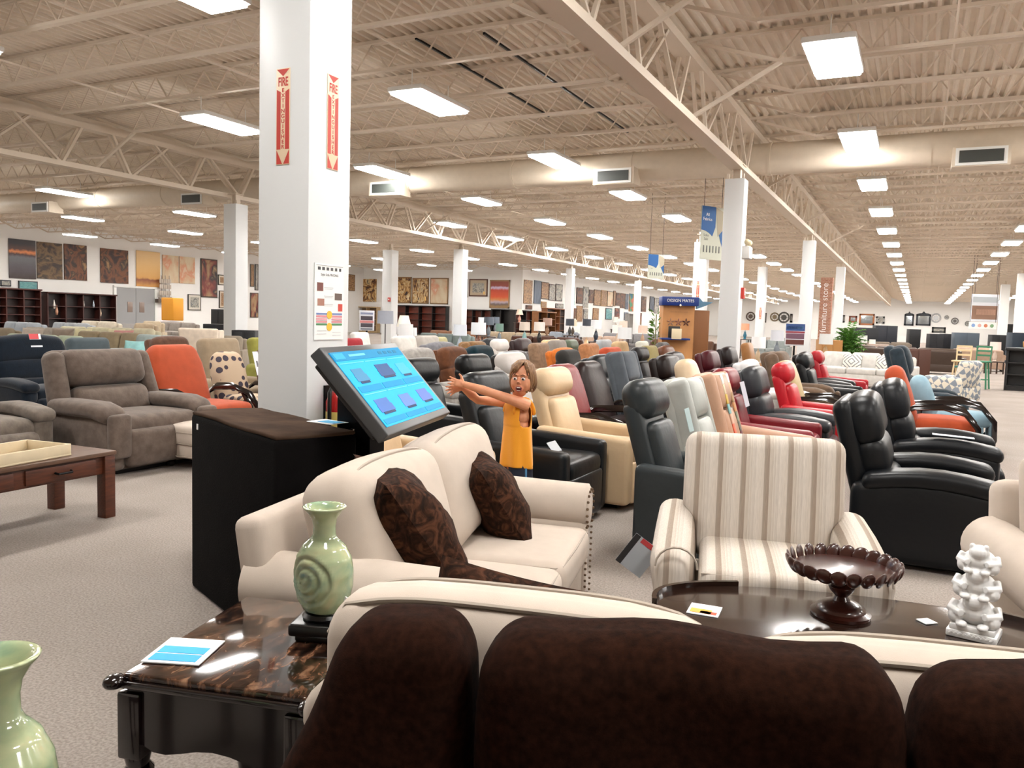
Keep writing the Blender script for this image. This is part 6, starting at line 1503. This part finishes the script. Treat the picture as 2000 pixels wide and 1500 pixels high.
for it in range(220):
    for i in range(len(MOV)):
        a = MOV[i]
        for (x, y, hx, hy) in FIX:
            dx, dy = a[1]-x, a[2]-y; px_, py_ = a[3]+hx-abs(dx), a[4]+hy-abs(dy)
            if px_ > 0 and py_ > 0:
                if px_ < py_: a[1] += math.copysign(px_, dx)*.5
                else: a[2] += math.copysign(py_, dy)*.5
        for j in range(i+1, len(MOV)):
            b = MOV[j]
            dx, dy = a[1]-b[1], a[2]-b[2]
            px_, py_ = a[3]+b[3]-abs(dx), a[4]+b[4]-abs(dy)
            if px_ > 0 and py_ > 0:
                wa, wb = a[5], b[5]; s_ = wa+wb
                if s_ == 0: continue
                if px_ < py_: d = math.copysign(px_, dx)*.5; a[1] += d*wa/s_; b[1] -= d*wb/s_
                else: d = math.copysign(py_, dy)*.5; a[2] += d*wa/s_; b[2] -= d*wb/s_
for q in MOV: q.append((q[1]-q[0].location.x, q[2]-q[0].location.y))
for q in MOV:
    o = q[0]
    if o.name.startswith('side_table'):
        for lo in [l_ for l_ in C.objects if l_.name.startswith('table_lamp') and l_.parent is None and (l_.location.xy-o.location.xy).length < .01]: lo.location.x, lo.location.y = q[1], q[2]
    o.location.x, o.location.y = q[1], q[2]
for o in (grey, org, tp):
    del o['still']
# ---------------------------------------------------------------- cards and throws on the seats
def by(lb): return [o for o in C.objects if o.get('label') == lb][0]
def on(ch, x, y, z):
    bpy.context.view_layer.update(); return ch.matrix_world @ Vector((x, y, z))
def oncard(lb, x, y, z, w_, h_, label, stripes=(), base='e4e8ee', yaw=0, pit=16, nm='price_card'):
    """card resting against the front of a back (x is where the back's face is) or lying on a pad"""
    ch = by(lb) if isinstance(lb, str) else lb
    p = on(ch, x, y, z); return card(nm, label, p, RZ(90+yaw) @ RX(-pit), w_, h_, stripes, base, 'price card', 'cards on the recliners')
# swatches and runner
def strip(loc, R3, w_, h_, cols, label, nm='swatch_strip', cat='fabric swatches'):
    t = empty(nm, label=label, category=cat); t.matrix_world = Matrix.Translation(loc) @ R3.to_4x4()
    for k, c_ in enumerate(cols): MB().rb((0, 0, h_/2-h_*(k+.5)/len(cols)), (.012, w_, h_/len(cols)*.98), .004, 1).build('swatch', FABRIC, t, color=c_)
    return t


q = on(tanr, -.235, -.1, .80); strip(q, RY(17), .07, .6, ('e8e4dc', 'd8c8a8', 'c9a94a', '7aa8a8', 'c9a08a', 'd8664a', 'a02a2a'), 'left strip of colour swatches down the tan recliner back').rotation_euler.y *= -1
q = on(tanr, -.235, .12, .80); strip(q, RY(17), .07, .6, ('f0f0ee', 'd0a884', '9a7a50', 'b98a5a', '7a7f6a', '5a5a50', '5a2a34'), 'right strip of colour swatches down the tan recliner back').rotation_euler.y *= -1
# pillows on the white sofa
DIA, n, l, b = nt('diamond_fabric'); tc = N(n, 'TexCoord'); sx = N(n, 'SeparateXYZ'); l.new(tc.outputs['Object'], sx.inputs[0])
ab = []
for k in (1, 2): a_ = N(n, 'Math', operation='ABSOLUTE'); l.new(sx.outputs[k], a_.inputs[0]); ab.append(a_)
su = N(n, 'Math', operation='ADD'); l.new(ab[0].outputs[0], su.inputs[0]); l.new(ab[1].outputs[0], su.inputs[1]); mu = N(n, 'Math', operation='MULTIPLY'); mu.inputs[1].default_value = 10; l.new(su.outputs[0], mu.inputs[0]); fr_ = N(n, 'Math', operation='FRACT'); l.new(mu.outputs[0], fr_.inputs[0])
r1 = ramp(n, [(0, 'd9d5cc'), (.68, '77777a')], 'CONSTANT'); l.new(fr_.outputs[0], r1.inputs[0]); l.new(r1.outputs[0], b.inputs['Base Color']); b.inputs['Roughness'].default_value = .9
wl = ws.location
for k, u in enumerate((-.3, .5)): pillow('white pillow with grey diamonds on the white sofa, %s' % ('nearer the red recliner' if k == 0 else 'nearer the slate rocker'), (wl.x+u, wl.y+.05-.08, .64), RZ(-98) @ RY(-22), .5, .46, .16, DIA, group='diamond pillows on the white sofa', seed=k)
nav = by('navy suede recliner with a red topped tag behind the grey one')
oncard(nav, -.3, .05, 1.06, .15, .17, 'white tag with a red top on the navy recliner', [(0, .6, .8, 1, 'c8464a')])
dots = by('cream armchair with dark dots and curved wooden arms')
oncard(dots, -.2, .3, .86, .09, .3, 'tall white tag hanging on the dotted armchair', [(.3, .35, .6, .6, '6a6a70')])
oncard(redt, -.22, -.1, .86, .2, .24, 'pale card on the crimson recliner back', base='b9bac4')
oncard(blk, .15, .05, .55, .16, .1, 'grey card standing on the black recliner seat right of the child', base='b0b4b8', pit=40)
oncard(bg, -.2, .22, .86, .12, .16, 'pale green card on the black green recliner side', base='9fb4b4')
gl = by('glossy black leather recliner with pillow arms and a card on its arm')
oncard(gl, .08, -.4, .665, .1, .3, 'long white card lying on the glossy black recliner arm', base='dfe6ec', pit=88)
dk = by('dark grey recliner with a blue pattern runner over its back')
strip(on(dk, -.36, 0, .92), RY(17), .3, .34, ('a9bccb', '5f7f9c', 'a9bccb', '6a86a0'), 'blue patterned runner hanging over the dark grey recliner', 'chair_runner', 'runner').rotation_euler.y *= -1
bb = by('black brown leather recliner above the child\'s head with a card on it')
strip(on(bb, -.3, .25, .92), RY(17), .1, .3, ('c9d6e2', 'b0c0d0'), 'narrow pale blue runner over the black brown recliner', 'chair_runner', 'runner').rotation_euler.y *= -1

for px, py, z, lb, c, w_ in ((62, 641, .92, 'light taupe loose pillow on the sofa behind the navy recliner', 'b8aca0', .6), (120, 643, .9, 'mottled brown and grey pillow above the navy recliner', '8f8173', .6), (160, 642, .92, 'pale yellow square pillow on the yellow sofa', 'ddd6ae', .5),
        (225, 643, .92, 'pale yellow square pillow next to the red flowered one', 'e2dab6', .5), (238, 645, .9, 'white pillow with red flowers in the left sofa rows', 'c98f8c', .6), (285, 648, .85, 'pale lilac grey pillow right of the red flowered one', 'beb3b4', .5),
        (330, 657, .86, 'white pillow on the sea grey sofa above the brown recliner', 'cfd6d6', .5), (262, 666, .8, 'aqua pillow behind the large taupe recliner', '8fc0c0', .5)):
    q = P(px, py, z); M_ = RZ(-70) @ RY(-20)
    o = cushion(MB(), w_, .44, .18, Matrix.Identity(4), wob=.1, seed=int(px)).build('throw_pillow', FABRIC, smooth=180, color=c, label=lb, category='pillow', group='pillows on the left sofas')
    o.matrix_world = Matrix.Translation((q.x, q.y, z-.2)) @ M_.to_4x4()
# ---------------------------------------------------------------- lettering becomes plain mesh
for o in [o for o in C.objects if o.type == 'FONT']:
    me = bpy.data.meshes.new_from_object(o); n = bpy.data.objects.new('lettering', me); C.objects.link(n)
    n.parent = o.parent; n.matrix_local = o.matrix_local.copy()
    if not me.materials: me.materials.append(o.data.materials[0])
    bpy.data.objects.remove(o)
